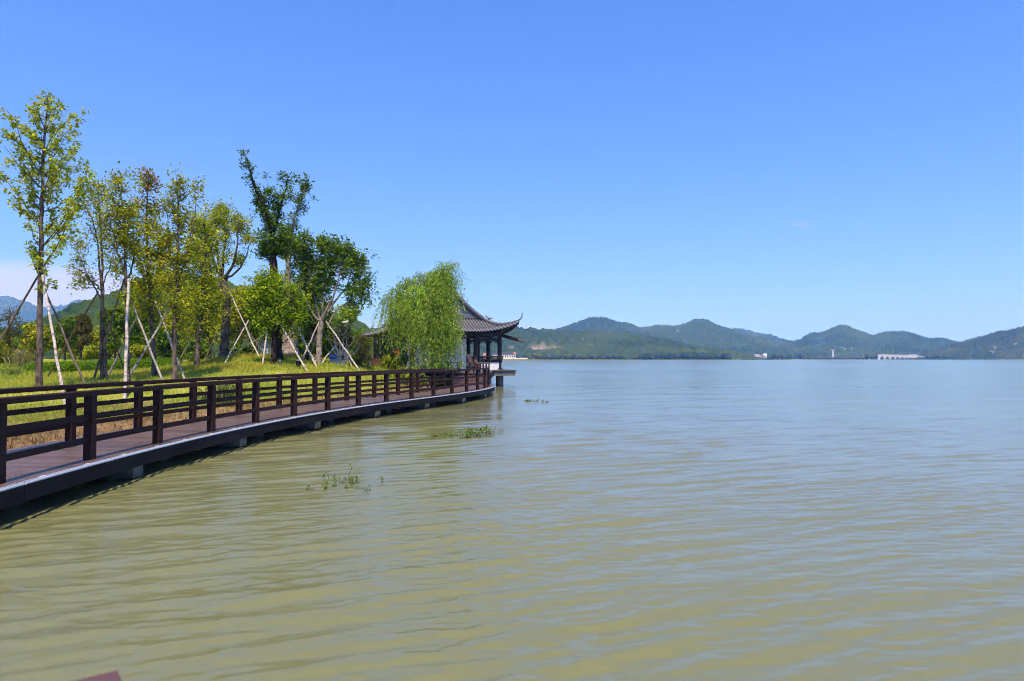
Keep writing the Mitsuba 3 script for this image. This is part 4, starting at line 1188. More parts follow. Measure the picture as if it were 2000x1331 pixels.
strap_plant('tall_grass', 'smaller tuft of tall grass left of the bright clump', on_ground(405, 780, 22.5), 60, 0.8, 0.03, 0.5, REED, 77, 0.6, cat='grass')
strap_plant('pampas_grass', 'arching pale plumed grass behind the tallest slender tree', on_ground(44, 722, 40), 150, 1.9, 0.045, 1.2, ((0.12, 0.16, 0.03), (0.28, 0.26, 0.09), (0.42, 0.36, 0.16)), 78, 0.75, cat='grass')
strap_plant('tall_grass', 'spiky green grass tuft at the far left of the lawn', on_ground(25, 735, 33), 90, 0.75, 0.035, 0.6, REED, 79, 0.6, cat='grass')


# ------------------------------------------------------------------ hedge and bushes behind the lawn
def foliage_mass(key, name, centres, radii, n, ln, wd, cols, seed, up=0.5):
    r = np.random.default_rng(seed)
    centres, radii = np.asarray(centres, float), np.asarray(radii, float)
    i = r.integers(len(centres), size=n)
    u = r.normal(0, 1, (n, 3)); u /= np.linalg.norm(u, axis=1, keepdims=True)
    rad = r.uniform(0.35, 1.0, n) ** 0.4
    lump = 0.75 + 0.5 * meshkit.noise(u * 2.3 + i[:, None] * 7.7, seed)
    c = centres[i] + u * radii[i] * (rad * lump)[:, None]
    tone = 0.65 + 0.7 * meshkit.noise(c / (np.mean(radii) * 0.45), seed + 3)[:, None]
    v, f, col = leaf_quads(c, r.normal(0, 1, (n, 3)) * (1 - up) + u * 0.35 + [0, 0, up], r.normal(0, 1, (n, 3)), ln * r.uniform(0.6, 1.4, n), wd * r.uniform(0.6, 1.4, n), pick(r, cols, n, 0.2) * tone)
    return obj(name, (v, f), 'm_leaf', key, color=col)


k = thing('hedge', 'low clipped bright green hedge across the back of the lawn', 'hedge')
a, b = on_ground(60, 730, 36.5), on_ground(345, 728, 38)
cs = [a + (b - a) * t + [0, 0, 0.24] for t in np.linspace(0, 1, 30)]
foliage_mass(k, 'foliage', cs, np.tile([0.34, 0.42, 0.30], (30, 1)), 16000, 0.075, 0.05, ((0.10, 0.22, 0.014), (0.20, 0.36, 0.020)), 81)
mb = MB()
for p in cs:
    mb.tube([p - [0, 0, 0.4], p + [0.03, 0, 0.1]], [0.02, 0.012], 4)
obj('stem', mb, 'm_bark', k, kind='stuff')


def bush(name, label, x, yb, d, w, h, cols, seed, lobes=9, n=5200, leaf=0.16, bark='m_bark', trunk=0.3, cat='bush', group=None):
    """w, h in photograph pixels."""
    r = np.random.default_rng(seed)
    px = d / F
    c = on_ground(x, yb, d)
    key = thing(name, label, cat, group)
    Wm, H = w * px, h * px
    cen, rad = [], []
    for i in range(lobes):
        a = r.uniform(0, 2 * np.pi)
        q = r.uniform(0, 1) ** 0.6
        z = trunk * H + (1 - trunk) * H * r.uniform(0.12, 0.88)
        taper = math.sqrt(max(0.12, 1 - ((z / H - 0.5) / 0.58) ** 2))
        cen.append(c + [math.cos(a) * Wm * 0.33 * q * taper, math.sin(a) * Wm * 0.33 * q * taper, z])
        s = r.uniform(0.7, 1.15)
        rad.append(np.array([Wm * 0.25, Wm * 0.25, min(H * 0.26, Wm * 0.26)]) * s)
    wood = MB()
    top = c + [0, 0, H * 0.7]
    wood.tube(smooth_line([c - [0, 0, 0.2], c + [r.normal(0, 0.05), 0, H * 0.35], top], 8), np.linspace(max(0.05, 0.02 * H + 0.03), 0.02, 8), 7)
    for q in cen:
        wood.tube([c + [0, 0, H * trunk * 0.8], (q + c + [0, 0, H * trunk]) / 2, q], [0.05, 0.035, 0.012], 4, False)
    obj('trunk', wood, bark, key, smooth=True)
    foliage_mass(key, 'crown', cen, rad, n, leaf, leaf * 0.6, cols, seed)
    return key


BK = [('bush', 'pale olive bush at the far left behind the hedge', 70, 715, 52, 60, 75, G_OLIVE), ('bush', 'dark round bush left of the tallest slender tree trunk', 45, 715, 58, 70, 50, G_MID),
      ('small_tree', 'reddish brown topped small tree against the blue mountain side', 158, 712, 60, 40, 95, ((0.09, 0.085, 0.02), (0.19, 0.15, 0.04), (0.13, 0.16, 0.025))), ('small_tree', 'dark green small tree just right of the white leaning pole', 126, 715, 56, 44, 100, G_MID),
      ('bush', 'wide light green bush behind the hedge', 160, 714, 66, 80, 48, G_YEL), ('bush', 'light olive bush right of the wide one behind the hedge', 212, 714, 62, 70, 66, G_OLIVE),
      ('small_tree', 'small tree with a thick dark crown behind the slim tree with the white pole', 225, 716, 50, 60, 110, G_MID), ('small_tree', 'green tree behind the red topped slim tree', 290, 716, 52, 90, 150, G_MID),
      ('bush', 'dark shadowy bush low behind the crossing poles', 318, 716, 48, 70, 70, G_DARK), ('bush', 'round yellowish bush on the lawn behind the whitest pole', 268, 722, 44, 44, 34, G_OLIVE),
      ('small_tree', 'olive tree filling the gap behind the dark trunked slim tree', 352, 712, 50, 90, 150, G_OLIVE), ('small_tree', 'yellow green tree left of the leaning thick trunk', 410, 706, 52, 80, 140, G_YEL),
      ('small_tree', 'olive tree right behind the leaning thick trunk', 468, 702, 50, 80, 150, G_OLIVE), ('bush', 'dark undergrowth bush below the leaning thick trunk', 455, 704, 44, 60, 36, G_DARK),
      ('bush', 'dark bush behind the bare brown trunk', 385, 712, 44, 60, 50, G_MID), ('small_tree', 'dark tree behind the grey cabinet', 500, 700, 54, 90, 150, G_MID),
      ('small_tree', 'deep green conical tree behind the spreading dark tree', 612, 706, 44, 86, 180, G_DARK), ('bamboo_clump', 'dark green bamboo like thicket right of the pale trunk', 590, 704, 46, 70, 110, G_MID),
      ('bamboo_clump', 'green thicket left of the leafless shrub', 640, 712, 48, 80, 105, G_MID), ('small_tree', 'light feathery green tree above the leafless shrub', 672, 716, 52, 60, 130, G_WIL),
      ('bush', 'bronze green bush behind the leafless shrub', 668, 718, 44, 60, 70, ((0.07, 0.08, 0.02), (0.12, 0.12, 0.03))), ('bush', 'bright yellow green low bush beside the stone table', 690, 722, 38, 32, 24, CANNA),
      ('small_tree', 'tree with rounded top just left of the hall roof', 703, 716, 80, 60, 100, G_MID), ('bush', 'green bush at the far left edge beside the thin tree', -8, 722, 44, 60, 62, G_OLIVE),
      ('bush', 'dense bush in shade under the willow', 850, 728, 43, 90, 60, G_MID), ('bush', 'low dark bush left below the willow crown', 770, 726, 43, 60, 34, G_DARK),
      ('small_tree', 'round tree on the plain below the green hill', 110, 711, 95, 50, 62, G_MID), ('bush', 'orange tinted bushes below the green hill', 175, 709, 100, 60, 62, ((0.09, 0.08, 0.02), (0.15, 0.12, 0.03))),
      ('small_tree', 'spreading tree on the plain left of the green hill', 20, 711, 100, 70, 50, G_OLIVE), ('small_tree', 'tree on the plain behind the red topped slim tree', 255, 710, 90, 60, 90, G_MID), ('bush', 'mid green bush row behind the round bush', 330, 712, 60, 80, 80, G_OLIVE), ('small_tree', 'shady tree between the lopped trees and the cabinet', 545, 702, 52, 90, 120, G_MID),
      ('bush', 'shady bush right of the pale thick trunk base', 598, 708, 42, 50, 40, G_MID), ('bush', 'dark shrub left of the cabinet below the poles', 480, 700, 41, 50, 28, G_DARK)]
for i, (nm, lab, x, yb, d, w, h, cols) in enumerate(BK):
    bush(nm, lab, x, yb, d, w, h, cols, 200 + i, lobes=7 + int(w * h / 1100), n=int(2600 + 0.32 * w * h), leaf=0.055 + 0.0032 * d, trunk=0.06 if nm in ('bush', 'bamboo_clump') else 0.22, cat='bush' if nm != 'small_tree' else 'tree')

# ------------------------------------------------------------------ floating plants


def floating(label, spots, seed, group=None, lf=0.085):
    r = np.random.default_rng(seed)
    key = thing('floating_plant', label, 'water plant', group)
    vs = []
    stems = MB()
    for x, y, n, s, h in spots:
        d = None
        v_ = (CY - y) / F
        dy, dz = cp - sp * v_, sp + cp * v_
        d = -EYE / dz * dy
        c0 = W(x, y, d); c0[2] = 0.0
        for i in range(n):
            b = c0 + np.r_[r.normal(0, s, 2) * [1, 1.4], 0]
            hh = h * r.uniform(0.4, 1.2)
            lean = r.normal(0, 0.5, 2) * hh
            tip = b + np.r_[lean, hh]
            stems.tube([b - [0, 0, 0.03], tip], [0.006, 0.004], 4, False)
            m = 3
            vs.append(leaf_quads(tip + r.normal(0, 0.025, (m, 3)), r.normal(0, 0.5, (m, 3)) + [0, 0, 0.5], np.r_[lean, hh] + r.normal(0, 0.03, (m, 3)), lf * r.uniform(0.7, 1.3, m), lf * 0.6, pick(r, ((0.05, 0.12, 0.012), (0.16, 0.26, 0.02), (0.30, 0.36, 0.03)), m, 0.2)))
            m = 2
            q = b + r.normal(0, 0.05, (m, 3)); q[:, 2] = 0.03
            vs.append(leaf_quads(q, r.normal(0, 0.15, (m, 3)) + [0, 0, 1], r.normal(0, 1, (m, 3)), lf * 1.15, lf * 0.7, pick(r, ((0.10, 0.10, 0.02), (0.2, 0.12, 0.03), (0.12, 0.2, 0.02)), m, 0.2)))
    v, f, c = join(vs)
    obj('stem', stems, 'm_stem', key, kind='stuff')
    obj('leaf_mass', (v, f), 'm_leaf', key, color=c, kind='stuff')


floating('thick bright green floating plant clump on the water off the boardwalk end', [(925, 855, 26, 0.18, 0.18), (910, 857, 10, 0.10, 0.15), (938, 854, 14, 0.10, 0.18), (953, 849, 8, 0.06, 0.22), (893, 854, 8, 0.12, 0.10), (847, 854, 5, 0.05, 0.07), (878, 853, 5, 0.12, 0.08), (866, 855, 3, 0.1, 0.06)], 91, lf=0.07)
floating('sparse floating stems with small leaves nearer the boardwalk', [(612, 957, 1, 0.02, 0.10), (634, 958, 2, 0.03, 0.08), (650, 950, 3, 0.06, 0.09), (664, 946, 4, 0.10, 0.12), (678, 947, 4, 0.08, 0.10), (690, 944, 2, 0.04, 0.08), (697, 942, 2, 0.02, 0.08), (679, 936, 1, 0.01, 0.26), (645, 938, 2, 0.04, 0.10), (710, 959, 2, 0.03, 0.07), (746, 942, 1, 0.01, 0.11), (681, 955, 3, 0.05, 0.05), (630, 938, 1, 0.02, 0.10)], 92, lf=0.05)
floating('thin distant streak of floating plants right of the boardwalk tip', [(1044, 785, 9, 0.14, 0.10), (1030, 785, 5, 0.14, 0.06), (1056, 786, 4, 0.16, 0.05)], 93)

# ------------------------------------------------------------------ far shore, hills


def worley(X, Y, c, seed):
    gx_, gy_ = X / c, Y / c
    ix, iy = np.floor(gx_).astype(np.int64), np.floor(gy_).astype(np.int64)
    best = np.full(X.shape, 9.0); rnd = np.zeros(X.shape)

    def hsh(a, b, s):
        h = (a * 374761393 + b * 668265263 + (seed * 31 + s) * 144665) & 0xFFFFFFFF
        h = ((h ^ (h >> 13)) * 1274126177) & 0xFFFFFFFF
        return ((h ^ (h >> 16)) & 0xFFFFFF) / 16777215.0
    for a in (-1, 0, 1):
        for b in (-1, 0, 1):
            jx, jy = ix + a, iy + b
            d = np.hypot(jx + hsh(jx, jy, 1) - gx_, jy + hsh(jx, jy, 2) - gy_) / (0.7 + 0.6 * hsh(jx, jy, 4))
            r = hsh(jx, jy, 3)
            on = d < best
            best = np.where(on, d, best); rnd = np.where(on, r, rnd)
    return best, rnd


def hill(key, label, ridge, D, front, back, sx, sy, crown, seed, dark=(0.014, 0.038, 0.010), light=(0.068, 0.105, 0.024), rocks=(), rough=0.35, base=0.6, lean=None):
    r = np.array([W(x, y, D) for x, y in ridge])
    X = np.arange(r[0, 0], r[-1, 0], sx)
    Y = np.arange(D - front, D + back, sy)
    XX, YY = np.meshgrid(X, Y)
    lean = (r[0, 0] + r[-1, 0]) / 2 / D if lean is None else lean   # the way the spurs run down to the lake
    zr = np.maximum(PchipInterpolator(r[:, 0], r[:, 2])(XX) - base - crown * 0.45, 0.0)
    t = np.clip((YY - (D - front)) / front, 0, 1)
    g = 0.45 * t + 0.55 * t * t * (3 - 2 * t)
    tb = np.clip((YY - D) / back, 0, 1)
    g = g * (1 - tb * tb * (3 - 2 * tb))
    n = meshkit.fbm(np.stack([XX / (front * 0.28), YY / (front * 0.45), XX * 0], -1), 4, seed) - 0.5
    z = base - 1.2 * (t <= 0) + zr * np.clip(g * (1 + rough * n * 6 * t * (1 - t)), 0, 1.02)
    w1, r1 = worley(XX, YY, crown, seed)
    w2, r2 = worley(XX + 31, YY, crown * 0.45, seed + 1)
    b = np.clip(1 - (w1 / 0.82) ** 2, 0, 1) ** 0.75 * crown * (0.40 + 0.55 * r1) + np.clip(1 - (w2 / 0.8) ** 2, 0, 1) ** 0.75 * crown * 0.26
    cover = np.clip(zr * g / 3.0, 0, 1)
    rock = np.zeros(XX.shape)
    for x, y, rx, ry in rocks:
        pr_ = W(x, y, D)
        # the place on the slope that carries this outcrop: the row whose height shows there
        col = np.argmin(np.abs(X - pr_[0]))
        zz = EYE + (z[:, col] - EYE) / Y * D
        row = np.argmin(np.abs(zz[Y < D] - pr_[2]))
        cx_, cy_ = pr_[0], Y[row]
        q = np.hypot((XX - cx_) / (rx * D / F), (YY - cy_) / (ry * D / F * front / max(zr.max(), 1) * 1.0))
        rock = np.maximum(rock, 0.8 * np.clip(1.15 - 1.2 * q + 1.2 * (meshkit.fbm(np.stack([XX / (crown * 1.5), YY / (crown * 3), XX * 0], -1), 3, seed + 5) - 0.5), 0, 1))
    z = z + b * cover * (1 - 0.9 * rock)
    tn = np.clip(0.15 + 0.7 * (0.5 * r1 + 0.2 * r2) + 1.1 * (meshkit.fbm(np.stack([XX / (crown * 9), YY / (crown * 14), XX * 0], -1), 3, seed + 8) - 0.5), 0, 1)[..., None]
    c = np.array(dark) * (1 - tn) + np.array(light) * tn
    c = c * (1 - rock[..., None]) + rock[..., None] * np.array([0.36, 0.28, 0.20]) * (0.8 + 0.4 * r2[..., None])
    XX = XX + (YY - D) * lean
    obj(key, (np.stack([XX, YY, z], -1).reshape(-1, 3), grid_faces(*XX.shape)), 'm_vc', smooth=True, color=np.clip(c, 0, 1).reshape(-1, 3), kind='structure', label=label)


hill('near_wooded_hill', 'green wooded hill rising behind the young trees', [(60, 652), (88, 641), (109, 630), (137, 614), (148, 608), (176, 600), (187, 597), (211, 585), (240, 575), (253, 561), (278, 553), (321, 546), (370, 546), (420, 556), (480, 572), (540, 588), (592, 601), (640, 625), (700, 655), (760, 690)], 350, 130, 60, 0.62, 0.85, 6.2, 301, (0.010, 0.032, 0.008), (0.085, 0.125, 0.024))
hill('blue_mountain', 'hazy blue mountain ridge on the far left horizon', [(-1500, 640), (-1100, 600), (-800, 615), (-500, 592), (-330, 612), (-200, 600), (-80, 588), (0, 582.5), (14, 582), (30, 587), (60, 600), (75, 604), (93, 603), (117, 599), (130, 597.5), (145, 592), (157, 590), (165, 592), (186, 597), (260, 612), (400, 640), (560, 668), (700, 690)], 3600, 1100, 300, 15, 22, 30, 302)
hill('shore_hill', 'green wooded hill at the far shore right of the pavilion', [(820, 690), (880, 660), (930, 646), (985, 640), (1004, 639.5), (1016, 643), (1029, 647), (1036, 646), (1050, 649), (1060, 647), (1069, 649), (1100, 650), (1162, 651.5), (1200, 655), (1240, 659), (1305, 669), (1357, 681), (1409, 690), (1445, 696), (1460, 700)], 1180, 250, 120, 1.7, 2.0, 10, 303, (0.012, 0.036, 0.008), (0.070, 0.100, 0.020),
     rocks=((1185, 674, 5, 2), (1258, 670, 5, 2.5), (1285, 671, 3, 1.5), (1065, 687, 30, 6), (1090, 688, 20, 4), (1022, 690, 6, 2), (1165, 684, 12, 2), (1042, 668, 4, 1.5), (1140, 672, 4, 1.5)))
hill('twin_peak_hill', 'bluish green twin peaked hill in the middle of the far shore', [(960, 690), (1020, 668), (1060, 655), (1084, 649), (1126, 633), (1159, 623), (1180, 622.4), (1201, 631), (1230, 636), (1256, 644), (1287, 638.5), (1315, 640), (1344, 633), (1357, 627), (1375, 627), (1396, 638.5), (1422, 646), (1461, 658), (1500, 667), (1530, 673), (1560, 681), (1600, 694)], 2200, 800, 250, 3.4, 6.5, 12, 304, rocks=((1320, 652, 3, 2), (1440, 684, 6, 2), (1455, 683, 3, 2), (1160, 640, 3, 2), (1480, 692, 14, 1.5)))
hill('distant_ridge', 'low bluish ridge far behind the twin peaked hill', [(1360, 664), (1400, 648), (1422, 645), (1445, 644), (1468, 649), (1484, 653.5), (1500, 655), (1520, 661), (1544, 668.6), (1570, 676), (1650, 690), (1760, 690), (1850, 680), (1880, 671), (1895, 665), (1910, 660), (1960, 670), (2060, 690)], 3300, 700, 250, 6, 12, 16, 305)
hill('pointed_hill', 'pointed green hill above the town on the far shore', [(1470, 694), (1500, 681), (1520, 674), (1540, 670), (1560, 667), (1584, 653.5), (1590, 652.5), (1597, 653), (1626, 644), (1640, 638.8), (1648, 639), (1652, 640), (1667, 647), (1688, 654), (1704, 661), (1720, 668), (1750, 680), (1790, 694)], 2250, 800, 220, 2.6, 5, 12, 306, rocks=((1597, 657, 3, 1.3), (1518, 675, 3, 1.5), (1560, 691, 16, 1.8), (1650, 688, 12, 1.6), (1635, 684, 8, 1.3)))
hill('rounded_hill', 'broad rounded hill behind the arched bridge', [(1620, 692), (1670, 676), (1690, 667), (1706, 660.6), (1722, 654), (1737, 651), (1769, 651.5), (1792, 658), (1815, 664), (1839, 663), (1852, 667), (1875, 672), (1900, 680), (1940, 694)], 2150, 750, 220, 2.6, 5, 12, 307, rocks=((1853, 677, 4, 2),))
hill('right_shore_hill', 'dark green hill at the right edge of the far shore', [(1800, 700), (1830, 692), (1850, 683), (1870, 674), (1896, 668), (1922, 659), (1948, 651.5), (1974, 647.6), (2000, 642), (2040, 634), (2100, 628), (2180, 640), (2260, 690)], 1480, 330, 150, 1.9, 2.6, 9, 308, (0.018, 0.040, 0.014), (0.070, 0.088, 0.028), rocks=((1929, 669, 4, 2), (1990, 679, 5, 2.5), (1957, 684, 5, 2.8), (1958, 694, 16, 2.5)))

# flat shore land under the hills
xs_ = np.array([-420, -140, -60, 18, 30, 60, 180, 310, 330, 520, 636, 645, 718, 726, 900, 1200, 2000.0])
ys_ = np.array([735, 735, 728, 735, 790, 905, 912, 918, 1150, 1185, 1185, 1300, 1300, 1160, 1140, 1110, 1100.0])
X = np.unique(np.r_[np.linspace(-420, 2000, 320), xs_])
front = np.interp(X, xs_, ys_) + 5 * (meshkit.fbm(np.stack([X / 30, X * 0, X * 0], -1), 3, 3) - 0.5)
rows_ = [(0, -0.4), (1.5, 0.25), (6, 0.7), (25, 0.9), (80, 1.2), (200, 1.4), (500, 1.6), (1200, 2.0), (2600, 3.0)]
v = np.vstack([np.c_[X, front + o, np.full(len(X), z) * np.where(X < 40, 1.35, 1.0)] for o, z in rows_])
cg = np.random.default_rng(3)
c = np.array([0.15, 0.16, 0.035]) * (0.7 + 0.7 * meshkit.fbm(v / [22, 22, 9], 3, 4)[:, None]) + np.array([0.06, 0.03, 0.015]) * (meshkit.fbm(v / [60, 60, 9], 2, 9)[:, None] > 0.52)
obj('far_shore', (v, grid_faces(len(rows_), len(X))), 'm_vc', smooth=True, color=c, kind='structure', label='flat grassy land along the far shore')

ICO = trimesh.creation.icosphere(subdivisions=2)
IV, IF_ = np.array(ICO.vertices), np.array(ICO.faces)


def crowns(items, seed, dark=(0.018, 0.042, 0.012), light=(0.060, 0.090, 0.022)):
    """Far tree crowns: (x, y, z of foot, radius, height)."""
    vs, fs, cs, m = [], [], [], 0
    r = np.random.default_rng(seed)
    for x, y, z, R, H in items:
        u = IV * (0.72 + 0.6 * meshkit.fbm(IV * 1.7 + r.uniform(0, 90, 3), 3, 2)[:, None])
        v = u * [R, R, H * 0.5] + [x, y, z + H * 0.48]
        tn = np.clip(r.uniform(0, 1) * 0.7 + 0.6 * (meshkit.noise(IV * 3.1 + x, 5) - 0.3), 0, 1)[:, None]
        vs.append(v); fs.append(IF_ + m); m += len(v)
        cs.append(np.array(dark) * (1 - tn) + np.array(light) * tn)
    return np.vstack(vs), np.vstack(fs), np.vstack(cs)


def front_at(x):
    return np.interp(x, xs_, ys_)


def wood_belt(label, x0, x1, n, off0, off1, h0, h1, seed, dense=None, **kw):
    """A belt of far trees between two places along the shore (photograph pixels on the waterline)."""
    r = np.random.default_rng(seed)
    its = []
    for i in range(n):
        px_ = r.uniform(x0, x1)
        d = 1000.0
        for _ in range(6):
            d = front_at((px_ - 1000) * d / F) + 2
        d += r.uniform(off0, off1)
        x = (px_ - 1000) * d / F
        H = r.uniform(h0, h1) * (1.0 if dense is None else dense(px_))
        its.append((x, d, 0.7, H * r.uniform(0.42, 0.62), H))
    v, f, c = crowns(its, seed, **kw)
    k = numbered('shore_woodland')
    obj(k, (v, f), 'm_vc', smooth=True, color=c)
    tag(k, label, 'trees', None, 'stuff')


wood_belt('dark green grove on the low point left of the town', 1252, 1447, 210, 4, 60, 6, 10.5, 401, dense=lambda q: np.interp(q, [1252, 1300, 1400, 1447], [0.8, 1.0, 1.0, 0.7]), dark=(0.016, 0.038, 0.010), light=(0.045, 0.072, 0.018))
wood_belt('row of shoreline bushes below the bare earth slope', 1030, 1250, 190, 6, 55, 3.5, 8, 402, dark=(0.020, 0.045, 0.012), light=(0.085, 0.105, 0.028))
wood_belt('bushes behind the lakeside house', 930, 1050, 90, 170, 215, 5, 10, 403)
wood_belt('scattered trees around the town', 1445, 1575, 80, 60, 220, 5, 12, 404)
wood_belt('low reed and bush belt left of the bridge', 1572, 1722, 150, 3, 40, 2.0, 4.5, 405, dark=(0.035, 0.050, 0.020), light=(0.10, 0.095, 0.045))
wood_belt('trees at both ends of the arched bridge', 1690, 1722, 14, 4, 20, 5, 8.5, 406)
wood_belt('bushes right of the arched bridge', 1800, 1850, 50, 3, 30, 3.5, 8, 407)
wood_belt('shoreline trees below the right hill', 1835, 2010, 90, 8, 70, 3, 9, 408)

rb = np.random.default_rng(77)
its = []
for _ in range(150):
    yy = rb.uniform(48, 150)
    xx = -0.80 * yy - rb.uniform(5, 90)
    hh = rb.uniform(3, 8)
    its.append((xx, yy, float(ground(xx, yy)) - 0.3, hh * rb.uniform(0.4, 0.6), hh))
k = foliage_mass('plain_woodland', 'foliage', [(x, y, z + h * q) for x, y, z, R, h in its for q in (0.3, 0.6)], [(R, R, h * 0.36) for x, y, z, R, h in its for q in (0, 1)], 26000, 0.75, 0.48, G_MID, 78)
tag(k, kind='stuff')
tag('plain_woodland', 'woodland on the plain beyond the left edge', 'trees', None, 'stuff')

# ------------------------------------------------------------------ far buildings
scene['m_roof_far'] = {'type': 'diffuse', 'reflectance': rgb(0.075, 0.065, 0.07)}
scene['m_roof_red'] = {'type': 'diffuse', 'reflectance': rgb(0.45, 0.16, 0.08)}
scene['m_wall_far'] = {'type': 'diffuse', 'reflectance': rgb(0.74, 0.72, 0.70)}
scene['m_wall_blue'] = {'type': 'diffuse', 'reflectance': rgb(0.40, 0.50, 0.66)}
scene['m_pink'] = {'type': 'diffuse', 'reflectance': rgb(0.60, 0.36, 0.28)}
scene['m_window_far'] = {'type': 'diffuse', 'reflectance': rgb(0.05, 0.06, 0.08)}


def far_house(label, x0, x1, ytop, ybase, d, roof_m, wall_m, floors=2, wins=4, gable=True, depth=None, z0=1.2):
    a, b = W(x0, ybase, d), W(x1, ybase, d)
    z1 = W(x0, ytop, d)[2]
    w = b[0] - a[0]
    dp = depth or max(6.0, w * 0.6)
    H = z1 - z0
    wh = H * (0.62 if gable else 0.93)
    k = thing('far_house', label, 'house')
    cx_, cy_ = (a[0] + b[0]) / 2, d + dp / 2
    obj('wall', MB().box([cx_, cy_, z0 + wh / 2 - 0.2], [w, dp, wh + 0.4]), wall_m, k)
    mb = MB()
    if gable:
        e = 0.5
        q = [[a[0] - e, d - e, z0 + wh], [b[0] + e, d - e, z0 + wh], [b[0] + e, d + dp + e, z0 + wh], [a[0] - e, d + dp + e, z0 + wh]]
        mb.add(np.array(q + [[a[0] + w * 0.06, cy_, z1], [b[0] - w * 0.06, cy_, z1]]), [[0, 1, 5], [0, 5, 4], [1, 2, 5], [2, 3, 4], [2, 4, 5], [3, 0, 4], [0, 2, 1], [0, 3, 2]])
    else:
        mb.box([cx_, cy_, z0 + wh + H * 0.03], [w + 0.4, dp + 0.4, H * 0.07])
    obj('roof', mb, roof_m, k)
    for fl in range(floors):
        for i in range(wins):
            x = a[0] + w * (i + 0.5) / wins
            obj('window', MB().box([x, d - 0.02, z0 + wh * (fl + 0.55) / floors], [w / wins * 0.45, 0.12, wh / floors * 0.45]), 'm_window_far', k)


far_house('long white lakeside house with a dark grey roof beside the pavilion column', 962, 1003.5, 688.5, 699, 790, 'm_roof_far', 'm_wall_far', 1, 9, z0=1.8)
far_house('small orange roofed house glimpsed between the pavilion columns', 943, 956, 690.5, 699, 780, 'm_roof_red', 'm_wall_far', 1, 3, z0=1.8)
far_house('red gabled end block of the long lakeside house', 1002.5, 1007.5, 687.8, 699, 795, 'm_roof_red', 'm_wall_far', 1, 1, z0=1.8)
obj(thing('shore_wall', 'thin white wall along the grassy point at the far shore', 'wall'), MB().box([14, 775, 2.1], [22, 0.6, 1.3]), 'm_wall_far')
TOWN = [(1413, 1421, 690, 1235, 'm_roof_far', 'm_pink', 'pinkish house half hidden at the left end of the town'), (1424, 1434, 690.5, 1225, 'm_roof_far', 'm_wall_blue', 'bluish house second from the left in the town'), (1448, 1458, 693.5, 1195, 'm_roof_far', 'm_wall_blue', 'low white blue house at the point'),
        (1457, 1466, 691.5, 1205, 'm_roof_red', 'm_wall_far', 'white house with a red roof in the town'), (1467, 1474, 693.5, 1210, 'm_roof_far', 'm_wall_far', 'small white house in the middle of the town'), (1475, 1485, 692.5, 1215, 'm_wall_blue', 'm_wall_far', 'wide pale house right of the middle of the town'),
        (1486, 1492, 691.3, 1220, 'm_roof_far', 'm_pink', 'pink walled tall house in the town'), (1492, 1498, 691.0, 1210, 'm_wall_far', 'm_wall_blue', 'tall bluish house at the right end of the town'), (1470, 1482, 691.2, 1255, 'm_roof_far', 'm_wall_far', 'back row house above the middle of the town')]
for x0, x1, yt, d, rm, wm, lab in TOWN:
    far_house(lab, x0, x1, yt, 699, d, rm, wm, 2, 3, gable=rm != 'm_wall_blue')
for x0, x1, yt, yb, d, lab in ((1774, 1797, 693.2, 699, 1420, 'long low white building behind the right end of the bridge'), (1812, 1830, 692.8, 699, 1400, 'white flat building right of the bridge among trees')):
    far_house(lab, x0, x1, yt, yb, d, 'm_wall_far', 'm_wall_far', 1, 8, gable=False)

# arched bridge
from shapely.geometry import box as sbox, Point, Polygon
from shapely import affinity
BD = 1192
bx = [W(x, 700, BD)[0] for x in (1723, 1733.2, 1743.4, 1753, 1762, 1770.4, 1778.4, 1786.3, 1793.5)]
deck_x = [W(1680, 0, BD)[0], W(1700, 0, BD)[0], W(1712, 0, BD)[0], W(1760, 0, BD)[0], W(1806, 0, BD)[0]]
deck_z = [W(0, y, BD)[2] for y in (697.0, 696.6, 693.9, 694.8, 698.0)]
body = Polygon([(deck_x[0], -0.6)] + list(zip(deck_x, deck_z)) + [(deck_x[-1], -0.6)])
for i, x in enumerate(bx):
    rx = (bx[min(i + 1, 8)] - bx[max(i - 1, 0)]) / (2 if 0 < i < 8 else 1) * 0.41
    h = np.interp(i, [0, 8], [6.0, 3.2])
    body = body.difference(affinity.scale(Point(x, 0.0).buffer(1, 24), rx, h)).difference(sbox(x - rx, -2, x + rx, 0.01))
k = thing('arched_bridge', 'long pale stone bridge with nine graded arches on the far shore', 'bridge')
geoms = list(getattr(body, 'geoms', [body]))
for g in geoms:
    m = trimesh.creation.extrude_polygon(g, 7.0, engine='earcut')
    vv = np.array(m.vertices)
    obj('arcade' if g.area == max(q.area for q in geoms) else 'pier', (np.c_[vv[:, 0], BD + 7 - vv[:, 2], vv[:, 1]], np.array(m.faces)), 'm_bridge', k)
scene['m_bridge'] = {'type': 'twosided', 'bsdf': {'type': 'diffuse', 'reflectance': proc(lambda p, n, uv: mix((0.52, 0.50, 0.48), (0.68, 0.66, 0.64), fbm(p.x * 0.4, p.y * 0.4, p.z * 0.6, 3)))}}
for yy in (BD - 0.15, BD + 7.15):
    mb = MB()
    for i in range(4):
        mb.bar([deck_x[i], yy, deck_z[i] + 0.5], [deck_x[i + 1], yy, deck_z[i + 1] + 0.5], 0.25, 1.0)
    obj('parapet', mb, 'm_bridge', k)
p = W(1627, 700, 1235)
k = thing('white_pylon', 'slim white monument pillar on the far shore left of the bridge', 'pillar')
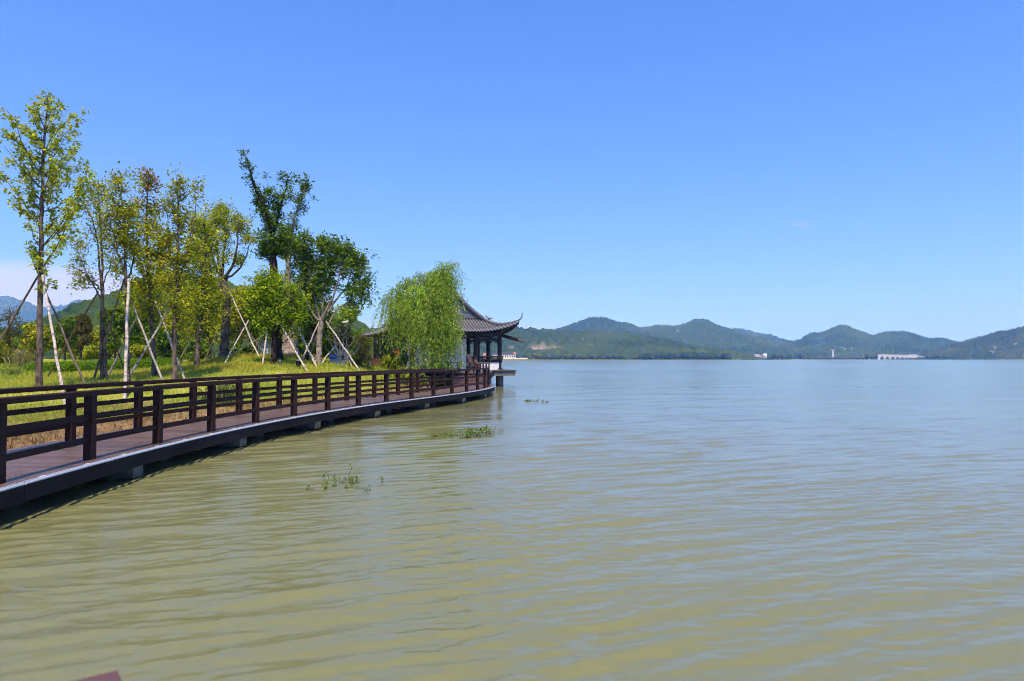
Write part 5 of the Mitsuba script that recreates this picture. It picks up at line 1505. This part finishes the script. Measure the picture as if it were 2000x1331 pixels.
obj('shaft', MB().hexa([[p[0] - 1.1, 1234, 0.5], [p[0] + 1.1, 1234, 0.5], [p[0] + 1.1, 1236, 0.5], [p[0] - 1.1, 1236, 0.5]], [[p[0] - 0.9, 1234.1, 17], [p[0] + 0.9, 1234.1, 17], [p[0] + 0.9, 1235.9, 17], [p[0] - 0.9, 1235.9, 17]]), 'm_wall_far', k)
obj('cap', MB().box([p[0], 1235, 17.5], [9, 3, 0.9]), 'm_pink', k)
PL = [(1897.5, 690, 1130, 'thin white pole on the shore below the right hill, left of the tallest one'), (1918.5, 688.3, 1130, 'tallest thin white pole on the shore below the right hill'), (1939, 688.8, 1160, 'thin white pole on the shore just left of the sandy mound'), (1244, 688, 985, 'left one of two white masts on the shore below the wooded hill'), (1251, 688, 985, 'right one of two white masts on the shore below the wooded hill'), (1125, 688.5, 985, 'white mast on the shore below the bare earth slope')]
for x, y, d, lab in PL:
    b, t_ = W(x, 700, d), W(x, y, d)
    k = thing('shore_mast', lab, 'mast')
    obj('shaft', MB().tube([[b[0], d, 0.3], [b[0], d, t_[2]]], [0.17, 0.10], 6), 'm_steel', k)
    obj('lamp_arm', MB().bar([b[0] - 0.9, d, t_[2] - 0.3], [b[0] + 0.9, d, t_[2] - 0.3], 0.2, 0.2), 'm_wall_far', k)

# lake bed, so that the terrain goes on under the water and beyond
obj('lake_bed', (np.array([[-6000, -300, -1.6], [6000, -300, -1.6], [6000, 6000, -1.6], [-6000, 6000, -1.6]], float), np.array([[0, 1, 2], [0, 2, 3]])), 'm_lawn', kind='structure', label='muddy ground below the lake')

# ------------------------------------------------------------------ haze
HZ = 1.15e-4
scene['haze_air'] = {'type': 'homogeneous', 'albedo': {'type': 'rgb', 'value': [0.88, 0.94, 0.99]}, 'sigma_t': {'type': 'rgb', 'value': [0.42 * HZ, 0.90 * HZ, 2.1 * HZ]}}
scene['haze'] = {'type': 'cube', 'to_world': T().translate([0, 2850, 208]).scale([6100, 3250, 211]), 'bsdf': {'type': 'null'}, 'interior': {'type': 'ref', 'id': 'haze_air'}}
tag('haze', 'thin bluish summer haze over the lake', None, None, 'stuff')
